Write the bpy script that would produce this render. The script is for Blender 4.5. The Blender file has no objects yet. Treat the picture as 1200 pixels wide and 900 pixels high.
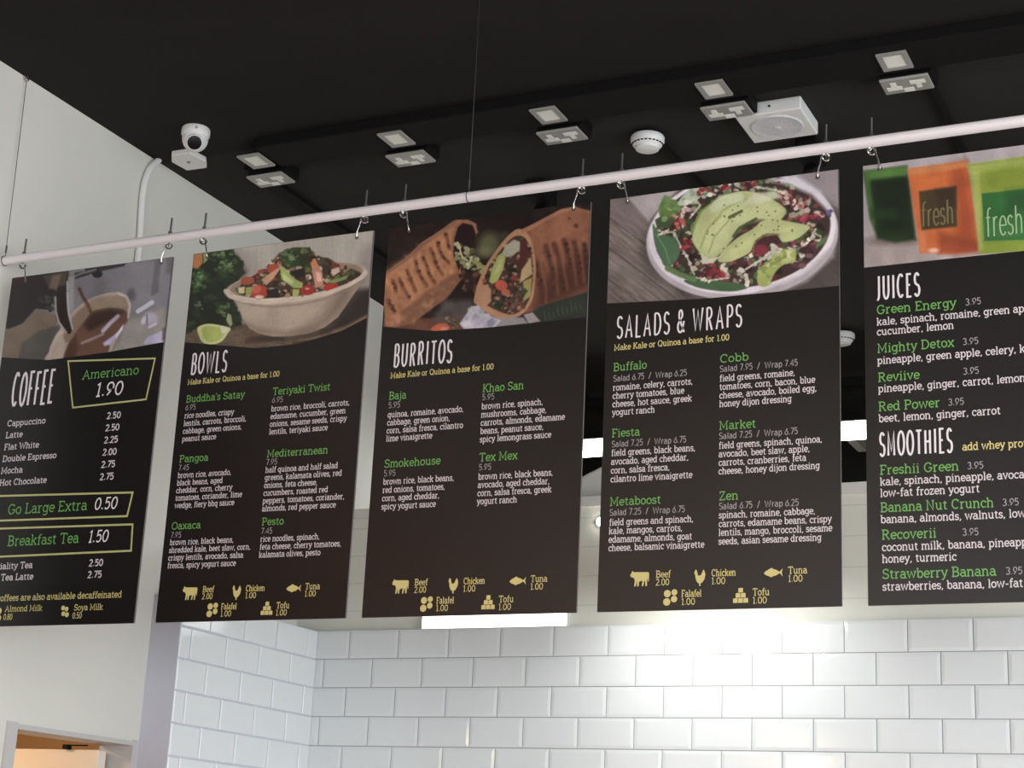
import bpy, bmesh, math, random
import numpy as np
from mathutils import Vector, Matrix
from mathutils.geometry import tessellate_polygon
C = bpy.context.scene.collection
PI = math.pi
random.seed(7)

# ------------------------------------------------------------------ camera
FPX = 2002.3
R = np.array([[0.90607052, 0.42064988, 0.04571531],
              [0.07762499, -0.27145872, 0.95931461],
              [-0.41594539, 0.86565804, 0.27861369]])      # rows: right, up, forward
CAM = np.array([0.0, -3.5493, 1.6])
cd = bpy.data.cameras.new('camera'); cam = bpy.data.objects.new('camera', cd); C.objects.link(cam)
cd.sensor_width = 36.0; cd.lens = FPX / 1200 * 36; cd.clip_start = 0.05; cd.clip_end = 100
cam.matrix_world = Matrix(((R[0][0], R[1][0], -R[2][0], CAM[0]), (R[0][1], R[1][1], -R[2][1], CAM[1]),
                           (R[0][2], R[1][2], -R[2][2], CAM[2]), (0, 0, 0, 1)))
sc = bpy.context.scene
sc.camera = cam
sc.view_settings.view_transform = 'Standard'; sc.view_settings.look = 'None'
sc.view_settings.gamma = 1.0; sc.view_settings.use_curve_mapping = False
sc.view_settings.exposure = 0.95

# ------------------------------------------------------------------ world and lights
DAY = 3.2            # daylight outside the shopfront
world = bpy.data.worlds.new('daylight'); sc.world = world; world.use_nodes = True
wb = world.node_tree.nodes['Background']; wb.inputs[0].default_value = (0.86, 0.93, 1.0, 1); wb.inputs[1].default_value = DAY

def area(name, loc, target, sx, sy, power, col=(1, 1, 1), spread=PI):
    d = bpy.data.lights.new(name, 'AREA'); d.shape = 'RECTANGLE'; d.size = sx; d.size_y = sy
    d.energy = power; d.color = col; d.spread = spread
    o = bpy.data.objects.new(name, d); C.objects.link(o); o.location = loc
    o.rotation_euler = (Vector(target) - Vector(loc)).to_track_quat('-Z', 'Y').to_euler()
    return o
def spot(name, loc, target, power, angle, col=(1, 1, 1), size=0.03, blend=0.6):
    d = bpy.data.lights.new(name, 'SPOT'); d.energy = power; d.color = col; d.spot_size = math.radians(angle)
    d.spot_blend = blend; d.shadow_soft_size = size
    o = bpy.data.objects.new(name, d); C.objects.link(o); o.location = loc
    o.rotation_euler = (Vector(target) - Vector(loc)).to_track_quat('-Z', 'Y').to_euler()
    return o

XL, XR, YF, YB, ZC = -3.363, 3.2, -7.0, 6.5, 3.832          # room shell
# daylight portals in the two added, unseen window openings
for nm, lo, tg, sx, sy in (('added_window_portal', (0, YF - 0.05, 1.45), (0, 0, 1.45), 6.0, 2.1), ('added_side_window_portal', (XR + 0.10, -1.85, 1.9), (0, -1.85, 1.9), 6.7, 2.8)):
    area(nm, lo, tg, sx, sy, 1.0).data.cycles.is_portal = True
# unseen ceiling fill lights, added to brighten the boards and left wall
for lx in (0.9, 2.3):
    for ly in (-0.9, -2.6, -4.4):
        area('added_ceiling_fill', (lx, ly, ZC - 0.06), (lx, ly, 0), 0.6, 0.6, 12, (1.0, 0.95, 0.87))
# kitchen battens (under the fittings built below), soffit panel and downlight
KIT = [(-2.93, 3.35), (-1.70, 3.35)]
for kx, ky in KIT:
    area('kitchen_lamp', (kx, ky, 3.44), (kx, ky, 0), 0.5, 0.25, 14, (0.96, 1.0, 0.96))
for sx_, pw in ((-1.93, 2.2), (-1.74, 2.4), (-1.52, 1.8)):
    spot('wash_lamp', (sx_, 1.38, 2.485), (sx_, 1.62, 2.2), pw, 150, (1, 1, 0.97), 0.04, 0.8)
for px_, py_, pw in ((890, 895, 1.5), (1115, 742, 1.6)):     # warm counter lamps behind the viewer, mirrored in the glaze
    d_ = R.T @ np.array([(px_ - 600) / FPX, -(py_ - 450) / FPX, 1.0]); P_ = CAM + d_ * ((1.7 - CAM[1]) / d_[1])
    t_ = (1.7 + 4.6) / d_[1]; l_ = bpy.data.lights.new('counter_lamp', 'POINT'); l_.energy = pw * 6; l_.color = (1, .82, .5); l_.shadow_soft_size = .05
    o_ = bpy.data.objects.new('counter_lamp', l_); C.objects.link(o_); o_.location = (max(P_[0] + d_[0] * t_, -3.2), P_[1] - d_[1] * t_, P_[2] + d_[2] * t_)
# warm room beyond the door
area('back_room_lamp', (-4.3, 0.1, 2.3), (-4.3, 0.4, 0), 0.3, 0.3, 9, (1.0, 0.72, 0.45))

# ------------------------------------------------------------------ measuring helpers
def ray(px, py):
    return R.T @ np.array([(px - 600) / FPX, -(py - 450) / FPX, 1.0])
def on(axis, px, py, val):
    d = ray(px, py); P = CAM + d * ((val - CAM[axis]) / d[axis]); return Vector(P)
def onX(px, py, v): return on(0, px, py, v)
def onY(px, py, v): return on(1, px, py, v)
def onZ(px, py, v): return on(2, px, py, v)

# ------------------------------------------------------------------ materials
def s2l(c):
    return tuple(((x / 255) / 12.92 if x / 255 <= 0.04045 else ((x / 255 + 0.055) / 1.055) ** 2.4) for x in c)
def mat(name, col, rough=0.5, metal=0.0, spec=0.5, emit=0.0, srgb=True, noise=0.0, nscale=20.0, bump=0.0):
    m = bpy.data.materials.new(name); m.use_nodes = True
    nt = m.node_tree; b = nt.nodes['Principled BSDF']
    c = s2l(col) if srgb else col
    b.inputs['Base Color'].default_value = (*c, 1); b.inputs['Roughness'].default_value = rough
    b.inputs['Metallic'].default_value = metal; b.inputs['Specular IOR Level'].default_value = spec
    if emit:
        b.inputs['Emission Color'].default_value = (*c, 1); b.inputs['Emission Strength'].default_value = emit
    if noise or bump:
        tc = nt.nodes.new('ShaderNodeTexCoord'); n = nt.nodes.new('ShaderNodeTexNoise')
        n.inputs['Scale'].default_value = nscale; n.inputs['Detail'].default_value = 4
        nt.links.new(tc.outputs['Object'], n.inputs['Vector'])
        if noise:
            r = nt.nodes.new('ShaderNodeValToRGB')
            r.color_ramp.elements[0].color = (*[x * (1 - noise) for x in c], 1)
            r.color_ramp.elements[1].color = (*[min(1, x * (1 + noise)) for x in c], 1)
            r.color_ramp.elements[0].position = 0.3; r.color_ramp.elements[1].position = 0.7
            nt.links.new(n.outputs['Fac'], r.inputs['Fac']); nt.links.new(r.outputs['Color'], b.inputs['Base Color'])
        if bump:
            bp = nt.nodes.new('ShaderNodeBump'); bp.inputs['Strength'].default_value = bump; bp.inputs['Distance'].default_value = 0.01
            nt.links.new(n.outputs['Fac'], bp.inputs['Height']); nt.links.new(bp.outputs['Normal'], b.inputs['Normal'])
    return m
M = {}
M['wall'] = mat('painted_wall', (213, 211, 202), 0.7, noise=0.03, nscale=1.6)
M['wall_grey'] = mat('pale_grey_paint', (222, 223, 214), 0.6, noise=0.02, nscale=3)
M['post'] = mat('cool_grey_paint', (196, 197, 206), 0.55)
M['ceil'] = mat('black_ceiling_paint', (27, 25, 23), 0.85, spec=0.2, noise=0.08, nscale=6)
M['ceil_lit'] = mat('lamplit_ceiling_paint', (37, 37, 34), 0.85, spec=0.2, noise=0.08, nscale=5)  # ceiling black lightened: kitchen lamp bounce painted into the colour
M['black'] = mat('black_metal', (15, 14, 14), 0.7, spec=0.15)
M['dark'] = mat('matt_black', (24, 23, 22), 0.7, spec=0.2)
M['floor'] = mat('floor_wood', (150, 112, 82), 0.45, noise=0.2, nscale=5)
M['added_clad'] = mat('added_brown_cladding', (168, 104, 72), 0.5, noise=0.15, nscale=4)  # brown made up for its reflection in the boards
M['grout'] = mat('grey_grout', (150, 152, 150), 0.9)
M['tile'] = mat('white_glazed_tile', (224, 228, 228), 0.12, spec=0.5)
M['white'] = mat('white_plastic', (222, 222, 218), 0.4)
M['rail'] = mat('white_gloss_rail', (226, 221, 223), 0.35)
M['chrome'] = mat('bright_zinc', (190, 190, 188), 0.18, 1.0)
M['steel'] = mat('dull_steel', (120, 120, 118), 0.4, 1.0)
M['grey'] = mat('grey_plastic', (150, 151, 148), 0.5)
M['lens'] = mat('frosted_lens', (236, 236, 226), 0.25)
M['plate'] = mat('clear_grey_plate', (150, 150, 144), 0.3)
M['lensblack'] = mat('camera_glass', (7, 7, 8), 0.35, spec=0.3)
M['glow'] = mat('lit_diffuser', (255, 255, 250), 0.5, emit=9.0)
M['glow_soft'] = mat('lit_soffit_diffuser', (252, 255, 252), 0.5, emit=1.6)
M['door'] = mat('cream_door_paint', (226, 214, 198), 0.5)
M['frame'] = mat('grey_frame', (188, 186, 182), 0.5)
M['cream'] = mat('cream_wall', (226, 200, 165), 0.7)
M['edge'] = mat('board_core', (92, 90, 88), 0.6)
BR = 0.36                                                   # sheen of the printed boards
M['board'] = mat('black_print', (16, 14, 15), BR, spec=0.54)
M['band'] = mat('deep_black_print', (10, 9, 9), BR, spec=0.54)
M['ink_white'] = mat('white_print', (226, 220, 223), BR)
M['ink_text'] = mat('off_white_print', (208, 199, 202), BR)
M['ink_grey'] = mat('grey_print', (156, 149, 152), BR)
M['ink_green'] = mat('green_print', (108, 164, 88), BR)
M['ink_yellow'] = mat('yellow_print', (206, 194, 128), BR)
M['ink_lime'] = mat('pale_lime_print', (186, 186, 126), BR)
M['ink_cup'] = mat('pale_cup_print', (150, 180, 138), BR)
M['ink_cup_dim'] = mat('dim_cup_print', (112, 104, 72), BR)
def print_mat():
    m = bpy.data.materials.new('photo_print'); m.use_nodes = True
    nt = m.node_tree; b = nt.nodes['Principled BSDF']; a = nt.nodes.new('ShaderNodeAttribute')
    a.attribute_name = 'print'; nt.links.new(a.outputs['Color'], b.inputs['Base Color'])
    b.inputs['Roughness'].default_value = BR
    return m
M['print'] = print_mat()

# ------------------------------------------------------------------ object helpers
def mesh_obj(name, verts, faces, m, parent=None, smooth=False, mats=None, fm=None, loc=None):
    me = bpy.data.meshes.new(name); me.from_pydata([tuple(v) for v in verts], [], faces)
    for k in (mats or [m]): me.materials.append(k)
    if fm: me.polygons.foreach_set('material_index', fm)
    if smooth: me.polygons.foreach_set('use_smooth', [True] * len(me.polygons))
    me.update()
    o = bpy.data.objects.new(name, me); C.objects.link(o)
    if parent: o.parent = parent
    if loc is not None: o.location = loc
    return o
def bm_obj(name, bm, m, parent=None, smooth=False):
    me = bpy.data.meshes.new(name); bmesh.ops.recalc_face_normals(bm, faces=bm.faces); bm.to_mesh(me); bm.free()
    me.materials.append(m)
    if smooth:
        me.polygons.foreach_set('use_smooth', [True] * len(me.polygons))
        try: me.set_sharp_from_angle(angle=math.radians(38))
        except Exception: pass
    o = bpy.data.objects.new(name, me); C.objects.link(o)
    if parent: o.parent = parent
    return o
def box(bm, lo, hi, bevel=0.0, seg=2):
    vs = [bm.verts.new((x, y, z)) for x in (lo[0], hi[0]) for y in (lo[1], hi[1]) for z in (lo[2], hi[2])]
    fs = [bm.faces.new([vs[i] for i in q]) for q in ((0, 1, 3, 2), (4, 6, 7, 5), (0, 4, 5, 1), (2, 3, 7, 6), (0, 2, 6, 4), (1, 5, 7, 3))]
    if bevel:
        es = list({e for f in fs for e in f.edges})
        bmesh.ops.bevel(bm, geom=es, offset=bevel, segments=seg, affect='EDGES', profile=0.5)
def boxes(name, lst, m, parent=None, bevel=0.0, smooth=False):
    bm = bmesh.new()
    for lo, hi in lst: box(bm, lo, hi, bevel)
    return bm_obj(name, bm, m, parent, smooth)
def lathe(bm, prof, axis_o=(0, 0, 0), axis=(0, 0, 1), n=24):
    q = Vector((0, 0, 1)).rotation_difference(Vector(axis).normalized()); o = Vector(axis_o); rings = []
    for r, z in prof:
        rings.append([bm.verts.new(o + q @ Vector((max(r, 1e-5) * math.cos(2 * PI * k / n), max(r, 1e-5) * math.sin(2 * PI * k / n), z))) for k in range(n)])
    for a, b in zip(rings, rings[1:]):
        for k in range(n): bm.faces.new((a[k], a[(k + 1) % n], b[(k + 1) % n], b[k]))
    bm.faces.new(rings[0][::-1]); bm.faces.new(rings[-1])
def tube(bm, pts, r, n=8, closed=False):
    pts = [Vector(p) for p in pts]; N = len(pts); rings = []; up = None
    for i, p in enumerate(pts):
        if closed: t = pts[(i + 1) % N] - pts[i - 1]
        else: t = pts[min(i + 1, N - 1)] - pts[max(i - 1, 0)]
        t.normalize()
        if up is None:
            up = t.orthogonal().normalized()
        else:
            up = (up - t * up.dot(t)); up = up.normalized() if up.length > 1e-6 else t.orthogonal().normalized()
        s = t.cross(up)
        rings.append([bm.verts.new(p + r * (math.cos(2 * PI * k / n) * up + math.sin(2 * PI * k / n) * s)) for k in range(n)])
    for i in range(N if closed else N - 1):
        a, b = rings[i], rings[(i + 1) % N]
        for k in range(n): bm.faces.new((a[k], a[(k + 1) % n], b[(k + 1) % n], b[k]))
    if not closed:
        bm.faces.new(rings[0][::-1]); bm.faces.new(rings[-1])
def tag(o, label, cat, group=None):
    o['label'] = label; o['category'] = cat
    if group: o['group'] = group
    return o
def thing(name, label, cat, loc, group=None):
    o = bpy.data.objects.new(name, None); C.objects.link(o); o.location = loc; o.empty_display_size = 0.05
    return tag(o, label, cat, group)
def copy_tree(o, parent=None):
    c = o.copy(); C.objects.link(c)
    if parent: c.parent = parent
    for ch in list(o.children): copy_tree(ch, c)
    return c
def struct(o, label=None):
    o['kind'] = 'structure'
    if label: o['label'] = label
    return o

# ------------------------------------------------------------------ room shell
TX, TY, ZT, ZB = -3.246, 1.70, 2.425, 2.868                # tiled side wall, tiled back wall, tile top, bulkhead top
struct(boxes('floor', [((XL - 3, YF - 0.2, -0.1), (XR + 0.2, YB + 0.2, 0))], M['floor']))
struct(boxes('ceiling', [((XL, YF, ZC), (XR, 0.68, ZC + 0.15))], M['ceil']))
struct(boxes('ceiling_rear', [((XL, 0.68, ZC), (XR, YB, ZC + 0.15))], M['ceil_lit']))
DY0, DY1, DZ = 0.303, 0.875, 1.953                          # door opening in the left wall
struct(boxes('wall_left', [((XL - 0.12, YF, 0), (XL, DY0, ZC)), ((XL - 0.12, DY1, 0), (XL, YB, ZC)), ((XL - 0.12, DY0, DZ), (XL, DY1, ZC))], M['wall']))
struct(boxes('wall_right', [((XR, YF, 0), (XR + 0.15, -5.2, ZC)), ((XR, 1.5, 0), (XR + 0.15, YB, ZC)), ((XR, -5.2, 0), (XR + 0.15, 1.5, 0.5)), ((XR, -5.2, 3.3), (XR + 0.15, 1.5, ZC))], M['wall']))
struct(boxes('added_window_2', [((XR + 0.04, -5.2, 0.5), (XR + 0.1, 1.5, 0.57)), ((XR + 0.04, -5.2, 3.23), (XR + 0.1, 1.5, 3.3))] + [((XR + 0.04, y - 0.035, 0.5), (XR + 0.1, y + 0.035, 3.3)) for y in (-5.16, -3.4, -1.6, 0.1, 1.46)], M['black']))  # unseen side window, added to brighten the left wall
struct(boxes('wall_left_added_cladding', [((XL, YF, 0), (XL + 0.02, -1.3, 3.3))], M['added_clad']))  # unseen cladding, invented so the lower boards reflect brown
struct(boxes('wall_left_added_panel', [((XL, -1.3, 0), (XL + 0.02, -0.3, 3.3))], M['dark']))  # unseen dark panel, added to keep the coffee board's reflection black
struct(boxes('wall_back', [((XL, YB, 0), (XR, YB + 0.15, ZC))], M['dark']))
struct(boxes('wall_front', [((XL, YF - 0.15, 0), (XR, YF, 0.4)), ((XL, YF - 0.15, 2.5), (XR, YF, ZC)),
                            ((XL, YF - 0.15, 0.4), (-3.0, YF, 2.5)), ((3.0, YF - 0.15, 0.4), (XR, YF, 2.5))], M['added_clad']))
w1 = struct(boxes('added_window_1', [((-3.0, YF - 0.1, 0.4), (3.0, YF - 0.04, 0.47)), ((-3.0, YF - 0.1, 2.43), (3.0, YF - 0.04, 2.5))] +
                  [((x - 0.035, YF - 0.1, 0.4), (x + 0.035, YF - 0.04, 2.5)) for x in (-2.96, -1.5, 0, 1.5, 2.96)], M['black']))  # unseen front window, made up for daylight and board sheen
# tiled recess: side pier, backing, bulkhead above
struct(boxes('wall_pier_left', [((XL, 0.884, 0), (TX - 0.004, TY + 0.1, ZT - 0.001))], M['post']))
struct(boxes('wall_recess_back', [((TX - 0.004, TY + 0.004, 0), (1.6, TY + 0.12, ZT - 0.001))], M['grout']))
BH, BZ = 1.74, 2.405                                       # upper wall, set back a little above the tiles
def bulk_mat():
    m = mat('bulkhead_boards', (226, 226, 214), 0.55); nt = m.node_tree; b = nt.nodes['Principled BSDF']
    tc = nt.nodes.new('ShaderNodeTexCoord'); mp = nt.nodes.new('ShaderNodeMapping'); mp.inputs['Rotation'].default_value = (PI / 2, 0, 0)
    bk = nt.nodes.new('ShaderNodeTexBrick'); bk.inputs['Scale'].default_value = 1.0; bk.inputs['Brick Width'].default_value = 40
    bk.inputs['Row Height'].default_value = 0.1; bk.inputs['Mortar Size'].default_value = 0.0016
    c = s2l((226, 226, 214)); bk.inputs['Color1'].default_value = (*c, 1); bk.inputs['Color2'].default_value = (*c, 1)
    bk.inputs['Mortar'].default_value = (*s2l((206, 206, 196)), 1)
    nt.links.new(tc.outputs['Object'], mp.inputs[0]); nt.links.new(mp.outputs[0], bk.inputs['Vector']); nt.links.new(bk.outputs['Color'], b.inputs['Base Color'])
    return m
struct(boxes('wall_bulkhead', [((XL, BH, BZ), (1.6, BH + 0.12, ZB))], bulk_mat()))
struct(boxes('trim_1', [((XL, BH - 0.012, ZB - 0.03), (1.6, BH + 0.13, ZB + 0.004))], M['wall_grey']), 'capping strip on the bulkhead')

def tile_wall(name, quads, frame, bv=0.011, g=0.0013):
    """bevelled tiles; each quad (a0, a1, z0, z1) in wall coordinates, frame(a, d, z) -> point"""
    bm = bmesh.new(); th = 0.0045
    for a0, a1, z0, z1 in quads:
        a0 += g; a1 -= g; z0 += g; z1 -= g
        if a1 - a0 < 0.01: continue
        b = min(bv, (a1 - a0) * 0.4)
        R0 = [frame(a, 0, z) for a, z in ((a0, z0), (a1, z0), (a1, z1), (a0, z1))]
        R1 = [frame(a, th * 0.55, z) for a, z in ((a0, z0), (a1, z0), (a1, z1), (a0, z1))]
        R2 = [frame(a, th, z) for a, z in ((a0 + b, z0 + bv), (a1 - b, z0 + bv), (a1 - b, z1 - bv), (a0 + b, z1 - bv))]
        V = [[bm.verts.new(p) for p in r] for r in (R0, R1, R2)]
        for A, B in ((V[0], V[1]), (V[1], V[2])):
            for k in range(4): bm.faces.new((A[k], A[(k + 1) % 4], B[(k + 1) % 4], B[k]))
        bm.faces.new(V[2])
    return bm_obj(name, bm, M['tile'])
RH, RW = 0.1007, 0.1974
qs, ql = [], []
for r in range(16):
    z1 = ZT - r * RH; z0 = z1 - RH
    j = -3.113 - RW * 0.5 * (r % 2) + (RW if r % 2 else 0) - RW
    x = j - RW
    while x < 1.6:
        a0, a1 = max(x, TX - 0.006), min(x + RW, 1.6)
        if a1 > a0: qs.append((a0, a1, z0, z1))
        x += RW
    y = 1.043 - RW * 0.5 * (r % 2) - RW * 3
    while y < TY:
        a0, a1 = max(y, 0.884), min(y + RW, TY + 0.004)
        if a1 > a0: ql.append((a0, a1, z0, z1))
        y += RW
struct(tile_wall('wall_tiles_back', qs, lambda a, d, z: (a, TY + 0.004 - d, z)))
struct(tile_wall('wall_tiles_left', ql, lambda a, d, z: (TX - 0.004 + d, a, z), 0.003, 0.0022))

struct(boxes('wall_left_kitchen', [((XL, 2.75, 0), (XL + 0.02, YB, ZC))], M['dark']))

# door in the left wall with the warm room behind
dr = boxes('door_1', [((XL - 0.125, DY0 - 0.03, 0), (XL + 0.008, DY0 + 0.012, DZ + 0.012)), ((XL - 0.125, DY1 - 0.022, 0), (XL + 0.002, DY1 + 0.004, DZ + 0.012)),
                      ((XL - 0.125, DY0 + 0.012, DZ - 0.006), (XL + 0.006, DY1 - 0.022, DZ + 0.008))], M['frame']); struct(dr)
leaf = boxes('door_leaf', [((XL - 0.70, DY1 - 0.075, 0.01), (XL - 0.085, DY1 - 0.035, DZ - 0.024))], M['door'], dr, 0.003)
clo = boxes('door_closer', [((XL - 0.215, DY1 - 0.090, DZ - 0.024), (XL - 0.195, DY1 - 0.070, DZ - 0.010)), ((XL - 0.20, DY1 - 0.085, DZ - 0.014), (XL - 0.125, DY1 - 0.078, DZ - 0.010))], M['black'], dr)
struct(boxes('wall_inner_room', [((XL - 2.2, -0.9, 0), (XL - 2.1, 2.2, 2.5)), ((XL - 2.1, 2.1, 0), (XL - 0.12, 2.2, 2.5)), ((XL - 2.1, -0.9, 0), (XL - 0.12, -0.8, 2.5)),
                                 ((XL - 2.2, -0.9, 2.4), (XL - 0.12, 2.2, 2.5))], M['cream']))
# black ceiling beam, wall-side trunking and the kitchen's rear downstand
struct(boxes('trim_2', [((XL + 0.42, 0.605, 3.795), (XR, 0.765, ZC + 0.002))], M['black'], bevel=0.004), 'black beam across the ceiling')
struct(boxes('trim_3', [((-3.10, 0.78, 3.815), (-3.06, YB, ZC + 0.002))], M['black']), 'black trunking along the ceiling')
struct(boxes('trim_4', [((XL, 4.6, 3.40), (XR, 4.8, ZC))], M['dark']), 'dark downstand at the back of the kitchen')
struct(boxes('trim_5', [((XL + 0.01, 3.70, 3.79), (XR, 3.78, ZC + 0.002))], M['black']), 'thin black beam over the kitchen')

# ------------------------------------------------------------------ hanging rail, wires, hooks
RZ, RR = 3.2445, 0.0130
bm = bmesh.new(); lathe(bm, [(RR, 0), (RR, 5.0)], (XL + 0.004, 0, RZ), (1, 0, 0), 28)
rl = thing('hanging_rail', 'long white tube rail hung on wires carrying the menu boards', 'rail', (XL, 0, RZ))
def parented(o, root):
    o.parent = root; o.matrix_parent_inverse = Matrix.Translation(-Vector(root.location)); return o
parented(bm_obj('tube', bm, M['rail'], smooth=True), rl)
bm = bmesh.new(); lathe(bm, [(0.017, 0), (0.017, 0.003), (0.0145, 0.005), (0.0145, 0.016)], (XL, 0, RZ), (1, 0, 0), 28)
parented(bm_obj('wall_flange', bm, M['rail'], smooth=True), rl)
def wire(px, py, label, ztop, xtop):
    p = onY(px, py, 0)
    t = thing('suspension_wire', label, 'wire', (xtop, 0, ztop), 'wires holding up the rail')
    x = p.x
    bm = bmesh.new(); tube(bm, [(x, 0, RZ + RR), (x + (xtop - x) * 0.5, 0, (RZ + ztop) / 2), (xtop, 0, ztop - 0.01)], 0.0011, 6)
    parented(bm_obj('cable', bm, M['steel']), t)
    bm = bmesh.new(); tube(bm, [(x, math.cos(a) * (RR + 0.001), RZ + math.sin(a) * (RR + 0.001)) for a in np.linspace(0, 2 * PI, 24, endpoint=False)], 0.0010, 6, True)
    parented(bm_obj('cable_loop', bm, M['dark']), t)
    bm = bmesh.new(); lathe(bm, [(0.0028, 0), (0.0028, 0.022)], (x, 0, RZ + RR + 0.012), (0, 0, 1), 10)
    parented(bm_obj('crimp_sleeve', bm, M['steel'], smooth=True), t)
    bm = bmesh.new(); lathe(bm, [(0.006, 0), (0.008, 0.008), (0.008, 0.016)], (xtop, 0, ztop - 0.016), (0, 0, 1), 14)
    parented(bm_obj('ceiling_anchor', bm, M['chrome'], smooth=True), t)
wire(549, 232, 'thin steel wire rising from the rail above the burrito board to the black ceiling', ZC, onY(549, 232, 0).x)
wire(6, 302, 'thin wire beside the white side wall holding the left end of the rail', ZC, XL + 0.009)

BW, BH_, ZBD = 0.5587, 1.0, 2.188
BX = {1: -3.3065, 2: -2.6796, 3: -2.0755, 4: -1.4661, 5: -0.8516}
EYES = [(-3.274, 1, 'L'), (-2.766, 1, 'R'), (-2.653, 2, 'L'), (-2.150, 2, 'R'), (-2.035, 3, 'L'), (-1.542, 3, 'R'), (-1.439, 4, 'L'), (-0.936, 4, 'R'), (-0.831, 5, 'L'), (-0.325, 5, 'R')]
BN = {1: 'coffee', 2: 'bowls', 3: 'burritos', 4: 'salads and wraps', 5: 'juices'}
SD = {'L': 'left', 'R': 'right'}
eye0 = hook0 = {}
def make_eye():
    t = thing('eye_bolt', '-', 'eye bolt', (0, 0, 0))
    bm = bmesh.new(); tube(bm, [(0, 0, -RR - 0.004), (0, 0, RR), (0.001, 0, RR + 0.046)], 0.0028, 10); bm_obj('threaded_rod', bm, M['steel'], t, True)
    bm = bmesh.new(); lathe(bm, [(0.0058, 0), (0.0058, 0.006)], (0, 0, RR), (0, 0, 1), 6); bm_obj('nut', bm, M['steel'], t)
    bm = bmesh.new(); tube(bm, [(math.cos(a) * 0.0085 * 0.8, math.cos(a) * 0.0085 * 0.6, -RR - 0.0095 + math.sin(a) * 0.0085) for a in np.linspace(0, 2 * PI, 20, endpoint=False)], 0.0024, 8, True)
    bm_obj('eye_ring', bm, M['chrome'], t, True)
    return t
def make_hook(sx):
    t = thing('s_hook', '-', 'hook', (0, 0, 0)); zr = -RR - 0.016
    P = []
    for a in np.linspace(200, -10, 12): P.append((sx * (0.004 + 0.006 * math.cos(math.radians(a))), -0.003, zr + 0.0045 + 0.007 * math.sin(math.radians(a))))
    P += [(sx * 0.0125, -0.003, zr - 0.010), (sx * 0.016, -0.004, zr - 0.020)]
    P += [(sx * 0.018, -0.004, zr - 0.030), (sx * 0.019, 0.0, -0.0705), (sx * 0.019, 0.0075, -0.069)]
    bm = bmesh.new(); tube(bm, P, 0.0017, 8); bm_obj('bent_wire', bm, M['chrome'], t, True)
    bm = bmesh.new(); lathe(bm, [(0.0052, 0), (0.0052, 0.0012), (0.003, 0.0016)], (sx * 0.019, -0.0002, -0.0705), (0, -1, 0), 16); bm_obj('eyelet', bm, M['steel'], t, True)
    return t
e0 = make_eye(); h0 = {'L': make_hook(1), 'R': make_hook(-1)}; used = set()
for i, (x, b, s) in enumerate(EYES):
    e = e0 if i == 0 else copy_tree(e0); e.location = (x, 0, RZ)
    tag(e, f'zinc eye bolt through the rail above the {SD[s]} corner of the {BN[b]} board', 'eye bolt', 'eye bolts through the rail')
    if s in used: h = copy_tree(h0[s])
    else: h = h0[s]; used.add(s)
    h.location = (x, 0, RZ)
    tag(h, f'wire hook holding the top {SD[s]} corner of the {BN[b]} board', 'hook', 'hooks holding the boards')

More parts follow.
